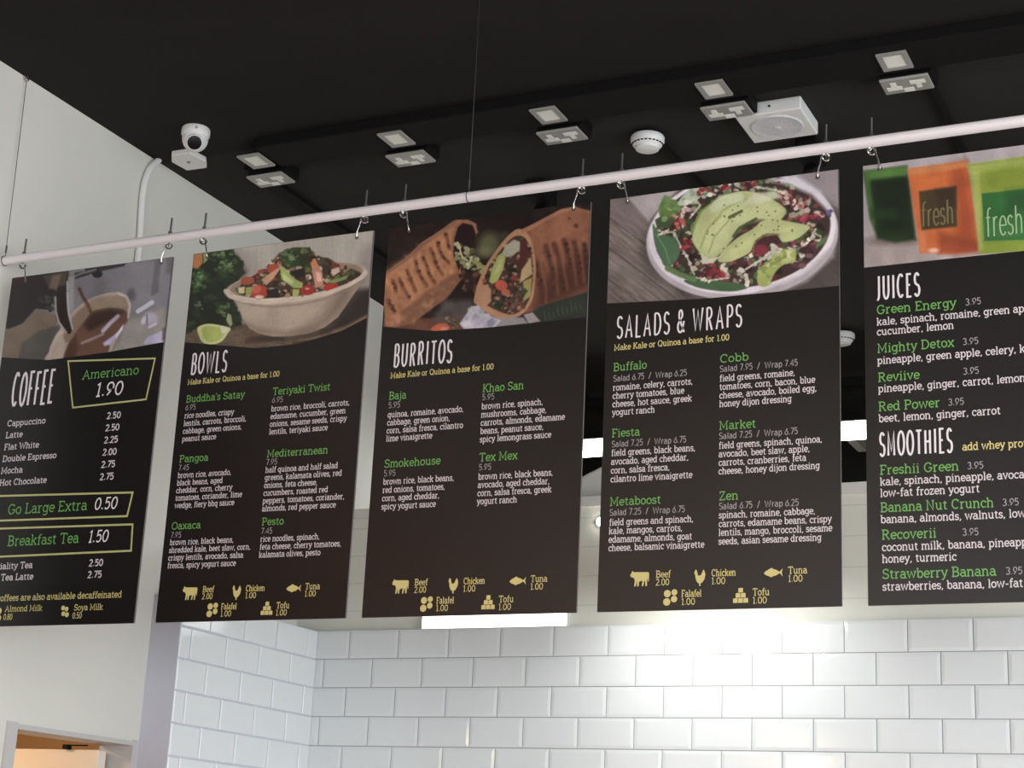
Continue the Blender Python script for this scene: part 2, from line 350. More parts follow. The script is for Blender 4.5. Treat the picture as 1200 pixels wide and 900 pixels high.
# ------------------------------------------------------------------ lettering: a stroke alphabet with slab serifs
def arc(cx, cy, rx, ry, a0, a1, n=0):
    n = n or max(4, int(abs(a1 - a0) / 24))
    return [(cx + rx * math.cos(math.radians(a0 + (a1 - a0) * k / n)), cy + ry * math.sin(math.radians(a0 + (a1 - a0) * k / n))) for k in range(n + 1)]
def el(cx, cy, rx, ry): return arc(cx, cy, rx, ry, 90, 450, 16)
def hs(x, y, l=.11, r=.11): return [(x - l, y), (x + r, y)]
X = .68
G = {
 'a': (.58, [[(.08, .57)] + arc(.26, .47, .19, .22, 130, 0) + [(.45, .1), (.5, 0)], el(.26, .2, .2, .2)], [[(.48, 0), (.59, 0)]]),
 'b': (.61, [[(.13, 1), (.13, 0)], el(.34, .34, .21, .34)], [[(.01, 1), (.13, 1)]]),
 'c': (.52, [arc(.3, .34, .23, .34, 45, 315)], [[(.46, .66), (.46, .48)]]),
 'd': (.63, [[(.48, 1), (.48, 0)], el(.27, .34, .21, .34)], [[(.35, 1), (.48, 1)], [(.48, 0), (.6, 0)]]),
 'e': (.54, [arc(.29, .34, .23, .34, 0, 318), [(.06, .35), (.52, .35)]], []),
 'f': (.4, [[(.18, 0), (.18, .8)] + arc(.33, .82, .15, .19, 180, 60), [(.04, X), (.36, X)]], [hs(.18, 0)]),
 'g': (.6, [el(.27, .36, .21, .32), [(.48, X), (.48, -.1)] + arc(.28, -.1, .2, .2, 0, -150)], [[(.48, X), (.6, X)]]),
 'h': (.66, [[(.13, 1), (.13, 0)], [(.13, .42)] + arc(.32, .44, .19, .24, 180, 0) + [(.51, 0)]], [[(.01, 1), (.13, 1)], hs(.13, 0), hs(.51, 0)]),
 'i': (.32, [[(.16, X), (.16, 0)], [(.16, .88), (.16, 1.0)]], [[(.04, X), (.16, X)], hs(.16, 0)]),
 'j': (.3, [[(.18, X), (.18, -.1)] + arc(.05, -.1, .13, .18, 0, -110), [(.18, .88), (.18, 1.0)]], [[(.05, X), (.18, X)]]),
 'k': (.62, [[(.13, 1), (.13, 0)], [(.5, .66), (.14, .28)], [(.26, .41), (.52, 0)]], [[(.01, 1), (.13, 1)], hs(.13, 0), hs(.52, 0, .1, .08), hs(.48, .67, .1, .08)]),
 'l': (.32, [[(.16, 1), (.16, 0)]], [[(.04, 1), (.16, 1)], hs(.16, 0)]),
 'm': (.96, [[(.13, X), (.13, 0)], [(.13, .42)] + arc(.305, .44, .175, .24, 180, 0) + [(.48, 0)], [(.48, .42)] + arc(.655, .44, .175, .24, 180, 0) + [(.83, 0)]], [[(.01, X), (.13, X)], hs(.13, 0), hs(.48, 0, .09, .09), hs(.83, 0)]),
 'n': (.66, [[(.13, X), (.13, 0)], [(.13, .42)] + arc(.32, .44, .19, .24, 180, 0) + [(.51, 0)]], [[(.01, X), (.13, X)], hs(.13, 0), hs(.51, 0)]),
 'o': (.57, [el(.285, .34, .23, .34)], []),
 'p': (.62, [[(.13, X), (.13, -.3)], el(.34, .34, .21, .34)], [[(.01, X), (.13, X)], hs(.13, -.3)]),
 'q': (.62, [[(.48, X), (.48, -.3)], el(.27, .34, .21, .34)], [[(.48, X), (.59, X)], hs(.48, -.3)]),
 'r': (.47, [[(.15, X), (.15, 0)], [(.15, .4)] + arc(.35, .42, .2, .26, 180, 70)], [[(.03, X), (.15, X)], hs(.15, 0, .11, .14)]),
 's': (.47, [arc(.235, .51, .16, .16, 25, 270) + arc(.235, .175, .175, .175, 90, -155)], [[(.38, .66), (.38, .52)], [(.07, .02), (.07, .16)]]),
 't': (.42, [[(.18, .88), (.18, .17)] + arc(.3, .17, .12, .17, 180, 310), [(.03, X), (.36, X)]], []),
 'u': (.66, [[(.13, X), (.13, .24)] + arc(.31, .24, .18, .24, 180, 360), [(.5, X), (.5, 0)]], [[(.01, X), (.13, X)], [(.38, X), (.5, X)], [(.5, 0), (.62, 0)]]),
 'v': (.58, [[(.07, X), (.29, 0), (.51, X)]], [hs(.08, X, .09, .1), hs(.5, X, .1, .09)]),
 'w': (.86, [[(.07, X), (.25, 0), (.43, X), (.61, 0), (.79, X)]], [hs(.08, X, .09, .1), hs(.78, X, .1, .09)]),
 'x': (.58, [[(.09, X), (.5, 0)], [(.49, X), (.08, 0)]], [hs(.1, X, .09, .09), hs(.48, X, .09, .09), hs(.09, 0, .09, .09), hs(.49, 0, .09, .09)]),
 'y': (.58, [[(.07, X), (.3, .04)], [(.52, X), (.27, -.12), (.18, -.28), (.05, -.28)]], [hs(.08, X, .09, .1), hs(.51, X, .1, .09)]),
 'z': (.5, [[(.07, X), (.42, X), (.06, 0), (.44, 0)]], [[(.07, X), (.07, .54)], [(.44, 0), (.44, .14)]]),
 'A': (.8, [[(.1, 0), (.4, 1), (.7, 0)], [(.2, .34), (.6, .34)]], [hs(.1, 0), hs(.7, 0)]),
 'B': (.7, [[(.15, 0), (.15, 1)], [(.15, 1), (.36, 1)] + arc(.36, .76, .21, .24, 90, -90) + [(.15, .52)], [(.36, .52)] + arc(.38, .26, .24, .26, 90, -90) + [(.15, 0)]], [[(.02, 1), (.15, 1)], [(.02, 0), (.15, 0)]]),
 'C': (.74, [arc(.4, .5, .32, .5, 50, 310)], [[(.62, .98), (.62, .72)]]),
 'D': (.78, [[(.15, 0), (.15, 1)], [(.15, 1), (.34, 1)] + arc(.34, .5, .36, .5, 90, -90) + [(.15, 0)]], [[(.02, 1), (.15, 1)], [(.02, 0), (.15, 0)]]),
 'E': (.66, [[(.56, 1), (.15, 1), (.15, 0), (.58, 0)], [(.15, .52), (.46, .52)]], [[(.02, 1), (.15, 1)], [(.02, 0), (.15, 0)], [(.56, 1), (.56, .84)], [(.58, 0), (.58, .18)]]),
 'F': (.62, [[(.56, 1), (.15, 1), (.15, 0)], [(.15, .5), (.46, .5)]], [[(.02, 1), (.15, 1)], hs(.15, 0, .13, .15), [(.56, 1), (.56, .82)]]),
 'G': (.78, [arc(.4, .5, .32, .5, 50, 350) + [(.7, .44), (.44, .44)]], [[(.62, .98), (.62, .74)]]),
 'H': (.84, [[(.16, 0), (.16, 1)], [(.66, 0), (.66, 1)], [(.16, .52), (.66, .52)]], [hs(.16, 0, .12, .12), hs(.16, 1, .12, .12), hs(.66, 0, .12, .12), hs(.66, 1, .12, .12)]),
 'I': (.36, [[(.18, 0), (.18, 1)]], [hs(.18, 0), hs(.18, 1)]),
 'J': (.46, [[(.3, 1), (.3, .2)] + arc(.14, .2, .16, .24, 0, -110)], [hs(.28, 1, .16, .12)]),
 'K': (.78, [[(.16, 0), (.16, 1)], [(.62, 1), (.17, .42)], [(.3, .58), (.66, 0)]], [hs(.16, 0, .12, .12), hs(.16, 1, .12, .12), hs(.62, 1), hs(.66, 0)]),
 'L': (.62, [[(.15, 1), (.15, 0), (.56, 0)]], [hs(.15, 1, .12, .13), [(.02, 0), (.15, 0)], [(.56, 0), (.56, .2)]]),
 'M': (.98, [[(.15, 0), (.17, 1), (.48, .2), (.79, 1), (.81, 0)]], [hs(.15, 0, .11, .11), hs(.81, 0, .11, .11), [(.04, 1), (.17, 1)], [(.79, 1), (.92, 1)]]),
 'N': (.84, [[(.15, 0), (.15, 1), (.66, 0), (.66, 1)]], [hs(.15, 0, .1, .1), hs(.66, 1, .1, .1), [(.03, 1), (.15, 1)]]),
 'O': (.8, [el(.4, .5, .33, .5)], []),
 'P': (.68, [[(.15, 0), (.15, 1)], [(.15, 1), (.36, 1)] + arc(.36, .74, .24, .26, 90, -90) + [(.15, .48)]], [[(.02, 1), (.15, 1)], hs(.15, 0, .12, .14)]),
 'Q': (.8, [el(.4, .5, .33, .5), [(.44, .22), (.7, -.1)]], []),
 'R': (.76, [[(.15, 0), (.15, 1)], [(.15, 1), (.36, 1)] + arc(.36, .76, .22, .24, 90, -90) + [(.15, .52)], [(.34, .52), (.62, 0)]], [[(.02, 1), (.15, 1)], hs(.15, 0, .12, .12), hs(.62, 0, .06, .1)]),
 'S': (.64, [arc(.32, .75, .22, .25, 30, 270) + arc(.32, .25, .25, .25, 90, -150)], [[(.53, .98), (.53, .78)], [(.08, .02), (.08, .22)]]),
 'T': (.72, [[(.06, 1), (.66, 1)], [(.36, 1), (.36, 0)]], [hs(.36, 0, .13, .13), [(.06, 1), (.06, .82)], [(.66, 1), (.66, .82)]]),
 'U': (.8, [[(.14, 1), (.14, .32)] + arc(.4, .32, .26, .32, 180, 360) + [(.66, 1)]], [hs(.14, 1), hs(.66, 1)]),
 'W': (1.06, [[(.08, 1), (.3, 0), (.53, .9), (.76, 0), (.98, 1)]], [hs(.1, 1), hs(.96, 1)]),
 'Y': (.74, [[(.08, 1), (.37, .46), (.66, 1)], [(.37, .46), (.37, 0)]], [hs(.1, 1), hs(.64, 1), hs(.37, 0)]),
 'Z': (.66, [[(.1, 1), (.56, 1), (.08, 0), (.58, 0)]], [[(.1, 1), (.1, .8)], [(.58, 0), (.58, .2)]]),
 '0': (.62, [el(.31, .5, .24, .5)], []), '1': (.4, [[(.06, .86), (.22, 1), (.22, 0)]], [hs(.22, 0, .13, .13)]),
 '2': (.58, [arc(.28, .72, .21, .28, 160, -20) + [(.08, 0), (.52, 0)]], []),
 '3': (.58, [arc(.27, .76, .2, .24, 150, -90), arc(.27, .26, .23, .26, 90, -150)], []),
 '4': (.6, [[(.42, 0), (.42, 1), (.05, .3), (.56, .3)]], []),
 '5': (.58, [[(.48, 1), (.13, 1), (.11, .55)] + arc(.27, .32, .22, .32, 120, -140)], []),
 '6': (.6, [[(.46, .98), (.2, .62)] + arc(.3, .31, .22, .31, 150, 510)], []),
 '7': (.54, [[(.06, 1), (.5, 1), (.2, 0)]], []), '8': (.6, [el(.3, .75, .19, .25), el(.3, .26, .23, .26)], []),
 '9': (.6, [[(.14, .02), (.42, .42)] + arc(.3, .69, .22, .31, -30, 330)], []),
 '.': (.26, [[(.13, 0), (.13, .12)]], []), ',': (.26, [[(.15, .1), (.08, -.16)]], []), "'": (.2, [[(.1, 1.04), (.1, .76)]], []),
 '/': (.46, [[(.06, -.06), (.4, 1.04)]], []), '-': (.42, [[(.06, .36), (.36, .36)]], []), ' ': (.3, [], []),
 '&': (.78, [[(.68, 0), (.2, .66)] + arc(.34, .8, .16, .2, 200, -30) + [(.2, .48)] + arc(.32, .25, .24, .25, 130, 330) + [(.66, .5)]], []),
}
LIFT = [0]
def ribbon(V, F, pts, w):
    """flat band of width w along a polyline of (u, v) points"""
    P = [pts[0]]
    for p in pts[1:]:
        if abs(p[0] - P[-1][0]) + abs(p[1] - P[-1][1]) > w * .22: P.append(p)
    if len(P) < 2: return
    closed = len(P) > 3 and abs(P[0][0] - P[-1][0]) + abs(P[0][1] - P[-1][1]) < w * .25
    if closed: P = P[:-1]
    N = len(P); n0 = len(V); LIFT[0] = (LIFT[0] + 1) % 7; lf = LIFT[0] * 6e-6
    for i in range(N):
        a = P[i - 1] if (i > 0 or closed) else None
        b = P[(i + 1) % N] if (i < N - 1 or closed) else None
        def nd(p, q):
            dx, dy = q[0] - p[0], q[1] - p[1]; l = math.hypot(dx, dy); return dx / l, dy / l
        d1 = nd(a, P[i]) if a else None; d2 = nd(P[i], b) if b else None
        d1 = d1 or d2; d2 = d2 or d1
        nx, ny = -(d1[1] + d2[1]), d1[0] + d2[0]; l = math.hypot(nx, ny)
        if l < 1e-6: nx, ny, k = -d1[1], d1[0], 1
        else:
            nx /= l; ny /= l; k = min(1.8, 1 / max(0.3, nx * -d1[1] + ny * d1[0]))
        V.append((P[i][0] + nx * k * w / 2, P[i][1] + ny * k * w / 2, lf)); V.append((P[i][0] - nx * k * w / 2, P[i][1] - ny * k * w / 2, lf))
    for i in range(N if closed else N - 1):
        j = (i + 1) % N; F.append((n0 + 2 * i, n0 + 2 * i + 1, n0 + 2 * j + 1, n0 + 2 * j))
def natw(s, track): return sum(G[c][0] + track for c in s) - track
def lay(V, F, s, u, v, h, wt, xs=1.0, width=None, serif=True, track=.03, jit=0.0, ital=0.0):
    if width: xs = width / (natw(s, track) * h)
    x = u
    for c in s:
        adv, st, sf = G[c]; dy = random.uniform(-jit, jit) * h; hh = h * (1 + random.uniform(-jit, jit))
        for p in st + (sf if serif else []):
            ribbon(V, F, [(x + (q[0] + ital * q[1]) * h * xs, v + dy + q[1] * hh) for q in p], wt * h)
        x += (adv + track) * h * xs

# ------------------------------------------------------------------ painter for the printed food photographs
class Painter:
    def __init__(s, px, py, ox, oy, sc_, seed):
        s.x = (px - ox) * sc_; s.y = (py - oy) * sc_; s.n = len(px); s.c = np.zeros((s.n, 3)); s.rng = random.Random(seed)
        s.seed = seed
    def noise(s, fx, fy, seed=0):
        x = s.x * fx; y = s.y * fy; xi = np.floor(x).astype(int); yi = np.floor(y).astype(int); fx_ = x - xi; fy_ = y - yi
        fx_ = fx_ * fx_ * (3 - 2 * fx_); fy_ = fy_ * fy_ * (3 - 2 * fy_)
        def h(a, b):
            v = np.sin((a * 127.1 + b * 311.7 + (seed + s.seed) * 74.7)) * 43758.5453; return v - np.floor(v)
        return (h(xi, yi) * (1 - fx_) + h(xi + 1, yi) * fx_) * (1 - fy_) + (h(xi, yi + 1) * (1 - fx_) + h(xi + 1, yi + 1) * fx_) * fy_
    def put(s, a, col, idx=None):
        col = np.asarray(col, float)
        if idx is None: s.c += (col - s.c) * a[:, None]
        else: s.c[idx] += (col - s.c[idx]) * a[:, None]
    def fill(s, col): s.c[:] = col
    def smooth(s, pts, k=6):
        P = [np.array(p, float) for p in pts]; N = len(P); out = []
        for i in range(N):
            p0, p1, p2, p3 = P[i - 1], P[i], P[(i + 1) % N], P[(i + 2) % N]
            for t in np.linspace(0, 1, k, endpoint=False):
                out.append(0.5 * (2 * p1 + (p2 - p0) * t + (2 * p0 - 5 * p1 + 4 * p2 - p3) * t * t + (3 * p1 - p0 - 3 * p2 + p3) * t ** 3))
        return [tuple(p) for p in out]
    def poly(s, pts, col, soft=4, op=1.0, curve=False, var=0):
        if curve: pts = s.smooth(pts)
        P = np.array(pts, float); lo = P.min(0) - soft; hi = P.max(0) + soft
        idx = np.nonzero((s.x > lo[0]) & (s.x < hi[0]) & (s.y > lo[1]) & (s.y < hi[1]))[0]
        if not len(idx): return
        x = s.x[idx]; y = s.y[idx]; d2 = np.full(len(idx), 1e12); ins = np.zeros(len(idx), bool)
        for i in range(len(P)):
            ax, ay = P[i - 1]; bx, by = P[i]; ex, ey = bx - ax, by - ay; l = ex * ex + ey * ey + 1e-9
            t = np.clip(((x - ax) * ex + (y - ay) * ey) / l, 0, 1)
            d2 = np.minimum(d2, (x - ax - t * ex) ** 2 + (y - ay - t * ey) ** 2)
            if ay != by: ins ^= ((ay > y) != (by > y)) & (x < (bx - ax) * (y - ay) / (by - ay) + ax)
        sd = np.sqrt(d2) * np.where(ins, 1, -1); a = np.clip(sd / soft + 0.5, 0, 1) * op
        c = np.asarray(col, float)
        if c.ndim == 1 and var: c = c + (s.noise(.06, .06, int(var))[idx, None] - .5) * 40
        s.put(a, c, idx)
    def ell(s, cx, cy, rx, ry, col, ang=0, soft=4, op=1.0):
        r = max(rx, ry) + soft; idx = np.nonzero((abs(s.x - cx) < r) & (abs(s.y - cy) < r))[0]
        if not len(idx): return
        a = math.radians(ang); dx = s.x[idx] - cx; dy = s.y[idx] - cy
        u = (dx * math.cos(a) + dy * math.sin(a)) / rx; v = (-dx * math.sin(a) + dy * math.cos(a)) / ry
        d = (1 - np.sqrt(u * u + v * v)) * min(rx, ry)
        s.put(np.clip(d / soft + 0.5, 0, 1) * op, col, idx)
    def line(s, pts, w, col, soft=4, op=1.0):
        P = np.array(pts, float); lo = P.min(0) - w - soft; hi = P.max(0) + w + soft
        idx = np.nonzero((s.x > lo[0]) & (s.x < hi[0]) & (s.y > lo[1]) & (s.y < hi[1]))[0]
        if not len(idx): return
        x = s.x[idx]; y = s.y[idx]; d2 = np.full(len(idx), 1e12)
        for (ax, ay), (bx, by) in zip(P, P[1:]):
            ex, ey = bx - ax, by - ay; t = np.clip(((x - ax) * ex + (y - ay) * ey) / (ex * ex + ey * ey + 1e-9), 0, 1)
            d2 = np.minimum(d2, (x - ax - t * ex) ** 2 + (y - ay - t * ey) ** 2)
        s.put(np.clip((w / 2 - np.sqrt(d2)) / soft + 0.5, 0, 1) * op, col, idx)
    def inside(s, P, x, y):
        r = False
        for i in range(len(P)):
            ax, ay = P[i - 1]; bx, by = P[i]
            if (ay > y) != (by > y) and x < (bx - ax) * (y - ay) / (by - ay) + ax: r = not r
        return r
    def scatter(s, region, n, pal, r0, r1, soft=4, op=.9, leaf=.6):
        g = s.rng; P = region; x0, x1 = min(p[0] for p in P), max(p[0] for p in P); y0, y1 = min(p[1] for p in P), max(p[1] for p in P); k = 0
        while k < n:
            x, y = g.uniform(x0, x1), g.uniform(y0, y1)
            if not s.inside(P, x, y): continue
            k += 1; r = g.uniform(r0, r1); c = np.array(g.choice(pal)) * g.uniform(.8, 1.15)
            if g.random() < leaf:
                a = g.uniform(0, PI); m = g.randint(4, 6)
                s.poly([(x + r * g.uniform(.5, 1.25) * math.cos(a + 2 * PI * i / m), y + r * g.uniform(.4, 1.0) * math.sin(a + 2 * PI * i / m)) for i in range(m)], c, soft, op)
            else: s.ell(x, y, r, r * g.uniform(.35, .9), c, g.uniform(0, 180), soft, op)

def _frill(s, pts, n, pal, r0, r1, jit, soft=4):
    P = [np.array(q, float) for q in pts]; g = s.rng
    for k in range(n):
        t = g.uniform(0, len(P) - 1.001); i = int(t); q = P[i] + (P[i + 1] - P[i]) * (t - i); r = g.uniform(r0, r1)
        x, y = q[0] + g.gauss(0, jit), q[1] + g.gauss(0, jit); c = np.array(g.choice(pal)) * g.uniform(.85, 1.12); m = g.randint(5, 8); a = g.uniform(0, 6)
        s.poly([(x + r * g.uniform(.4, 1.2) * math.cos(a + 2 * PI * j / m), y + r * g.uniform(.4, 1.1) * math.sin(a + 2 * PI * j / m)) for j in range(m)], c, soft, .92, True)
Painter.frill = _frill
def paint_bowl(p):
    v = p.noise(.16, .004, 1); p.c[:] = np.array([176, 169, 158]) + (v[:, None] - .5) * 14
    p.put(np.clip((560 - p.x) / 330, 0, .5) * np.clip((p.y - 120) / 150, 0, 1), (100, 94, 86))
    p.poly([(1120, 130), (1200, 120), (1200, 430), (1080, 420)], (146, 138, 130), 60, .8)
    p.poly([(60, 640), (430, 600), (700, 560), (1220, 400), (1220, 760), (60, 760)], (100, 82, 66), 8)
    p.c += ((p.noise(.08, .12, 3) - .5) * 22 * (p.y > 600) * (p.y - p.x * -.16 > 640))[:, None]
    p.poly([(1040, 400), (1200, 385), (1200, 530), (1050, 610), (900, 660), (650, 690), (700, 640)], (46, 37, 33), 40, .95)
    p.line([(760, 700), (900, 668), (1030, 625), (1170, 550)], 26, (122, 98, 74), 18)
    p.line([(720, 712), (900, 690), (1030, 650), (1190, 570)], 16, (60, 48, 40), 10)
    reg = [(120, 185), (230, 178), (360, 160), (400, 230), (440, 300), (340, 380), (420, 600), (350, 625), (200, 600), (80, 660), (110, 400)]
    p.poly(reg, (26, 32, 22), 14)
    p.poly([(360, 160), (450, 290), (420, 330), (340, 300)], (60, 66, 48), 40, .6)
    p.scatter(reg, 70, [(34, 52, 28), (24, 34, 20), (46, 66, 34), (30, 40, 24)], 16, 42, 10, .8)
    for x, y, r, c in ((300, 205, 34, (98, 122, 74)), (265, 235, 40, (44, 66, 36)), (300, 262, 36, (88, 114, 66)), (345, 215, 32, (70, 96, 54)), (150, 340, 46, (84, 122, 68)), (140, 375, 36, (66, 104, 54)), (250, 320, 46, (36, 54, 28)),
                       (305, 320, 34, (58, 84, 44)), (360, 320, 30, (48, 70, 38)), (190, 300, 28, (46, 70, 34)), (300, 510, 34, (76, 100, 54)), (320, 535, 26, (48, 70, 36)), (170, 490, 22, (92, 98, 74)), (120, 620, 36, (44, 62, 34)), (270, 420, 30, (28, 40, 22)), (220, 450, 26, (40, 56, 28)), (380, 590, 30, (40, 58, 32))):
        p.scatter([(x - r, y - r), (x + r, y - r), (x + r, y + r), (x - r, y + r)], 5, [c, tuple(np.array(c) * .75), tuple(np.array(c) * 1.15)], r * .3, r * .75, 6, .9, .9)
    p.scatter([(240, 185), (350, 170), (390, 250), (340, 300), (250, 280)], 34, [(96, 124, 72), (66, 92, 50), (44, 62, 34), (118, 140, 92), (30, 44, 26)], 9, 20, 5, .9, .9)
    p.scatter([(130, 300), (190, 290), (200, 380), (125, 400)], 18, [(84, 122, 70), (60, 92, 50), (104, 138, 88), (40, 64, 36)], 9, 20, 5, .9, .9)
    p.scatter([(280, 480), (350, 480), (345, 570), (280, 560)], 16, [(84, 112, 60), (50, 72, 38), (104, 130, 80), (32, 46, 26)], 8, 18, 5, .9, .9)
    p.poly([(335, 535), (355, 545), (362, 600), (350, 615), (325, 575)], (150, 160, 120), 6)
    p.poly([(135, 190), (185, 183), (190, 240), (160, 275), (128, 270)], (186, 116, 62), 10)
    p.poly([(190, 185), (218, 182), (215, 225), (195, 245)], (150, 160, 110), 8)
    p.poly([(158, 622), (200, 600), (258, 600), (348, 622), (335, 655), (300, 700), (248, 718), (190, 708), (165, 665)], (196, 204, 130), 5, curve=True)
    p.poly([(185, 625), (255, 612), (318, 640), (285, 690), (245, 704), (200, 690)], (168, 182, 92), 8, curve=True)
    p.poly([(290, 612), (348, 620), (330, 650), (300, 655)], (206, 206, 176), 8)
    # bowl
    body = [(345, 420), (385, 470), (420, 560), (460, 622), (520, 655), (600, 672), (700, 670), (800, 655), (900, 620), (980, 560), (1050, 460), (1110, 370), (900, 300), (500, 330)]
    p.ell(690, 668, 230, 22, (40, 32, 28), -6, 24, .8)
    p.poly(body, (176, 158, 138), 5)
    p.poly([(800, 660), (930, 600), (1060, 440), (1110, 350), (1020, 360), (900, 540), (700, 680)], (112, 96, 82), 90, .8)
    p.poly([(430, 590), (520, 655), (680, 675), (860, 640), (860, 610), (680, 640), (500, 620)], (126, 110, 94), 40, .8)
    p.ell(733, 352, 418, 96, (206, 188, 170), -9, 5)
    p.ell(735, 342, 398, 84, (150, 128, 108), -9, 6)
    p.line([(385, 458), (480, 488), (600, 498), (760, 484), (900, 452), (1040, 402)], 10, (138, 120, 102), 8, .7)
    food = [(385, 400), (440, 340), (520, 295), (580, 250), (640, 180), (720, 150), (810, 150), (850, 200), (930, 215), (1000, 260), (1060, 275), (1120, 300), (1095, 345), (940, 395), (760, 432), (520, 452), (400, 425)]
    p.poly(food, (66, 50, 38), 8)
    pal = [(200, 184, 158), (96, 116, 56), (168, 60, 42), (118, 80, 56), (38, 32, 26), (92, 46, 52), (150, 130, 100), (60, 78, 40), (190, 140, 112)]
    p.scatter(food, 240, pal, 7, 20, 4, .92)
    for x, y, rx, ry, c in ((520, 412, 52, 40, (186, 62, 46)), (500, 395, 30, 24, (204, 96, 72)), (803, 400, 44, 30, (168, 44, 38)), (940, 383, 44, 26, (176, 48, 40)), (600, 275, 36, 28, (178, 74, 50)), (450, 345, 40, 24, (164, 76, 52)), (960, 262, 22, 16, (120, 56, 44))):
        p.ell(x, y, rx, ry, c, -10, 5)
    p.ell(520, 440, 26, 10, (222, 190, 178), 0, 5); p.ell(800, 392, 12, 6, (220, 150, 140), 0, 4)
    p.poly([(640, 255), (668, 270), (720, 330), (775, 360), (772, 388), (720, 388), (650, 335)], (158, 180, 92), 5)
    p.poly([(655, 300), (720, 345), (715, 370), (660, 340)], (190, 200, 128), 6)
    p.poly([(440, 385), (480, 380), (470, 430), (440, 430)], (150, 160, 80), 5); p.poly([(395, 385), (435, 380), (430, 420), (400, 420)], (206, 186, 140), 5)
    p.poly([(715, 395), (755, 395), (750, 430), (715, 440)], (178, 182, 90), 5)
    p.poly([(820, 225), (855, 230), (890, 300), (895, 370), (850, 390), (835, 320)], (196, 134, 110), 5); p.poly([(850, 290), (880, 300), (885, 350), (860, 350)], (222, 176, 156), 5)
    p.poly([(820, 220), (850, 215), (865, 262), (825, 262)], (212, 130, 84), 6)
    p.poly([(530, 340), (620, 275), (650, 265), (600, 335), (560, 372)], (200, 150, 118), 5)
    p.poly([(940, 280), (985, 265), (995, 290), (950, 320)], (206, 178, 160), 5); p.poly([(905, 350), (990, 330), (1040, 310), (1030, 335), (960, 360)], (130, 150, 84), 5)
    p.poly([(560, 400), (630, 390), (640, 445), (570, 445)], (46, 32, 34), 6); p.poly([(700, 290), (780, 270), (790, 320), (730, 330)], (40, 30, 30), 8)
    p.scatter([(635, 190), (720, 150), (760, 200), (740, 260), (640, 240)], 26, [(62, 92, 44), (40, 62, 32), (88, 118, 62), (108, 130, 86)], 14, 28, 5, .95, .9)
    p.scatter([(760, 180), (815, 150), (825, 220), (770, 260)], 14, [(54, 66, 38), (40, 44, 28), (80, 92, 56)], 12, 22, 5, .95, .9)
    p.scatter([(860, 205), (930, 215), (940, 250), (880, 260)], 12, [(74, 66, 48), (60, 50, 40), (100, 92, 66)], 10, 18, 5, .9)
    p.scatter([(1020, 290), (1115, 295), (1080, 345), (1030, 345)], 14, [(70, 74, 46), (96, 96, 62), (50, 46, 34)], 10, 20, 5, .9)
    p.line([(322, 405), (350, 438), (430, 462), (560, 472), (740, 458), (900, 425), (1040, 372), (1120, 325), (1142, 298)], 24, (206, 188, 168), 7)
    p.line([(335, 398), (380, 432), (460, 448), (580, 456), (740, 443)], 6, (224, 208, 190), 6, .8)

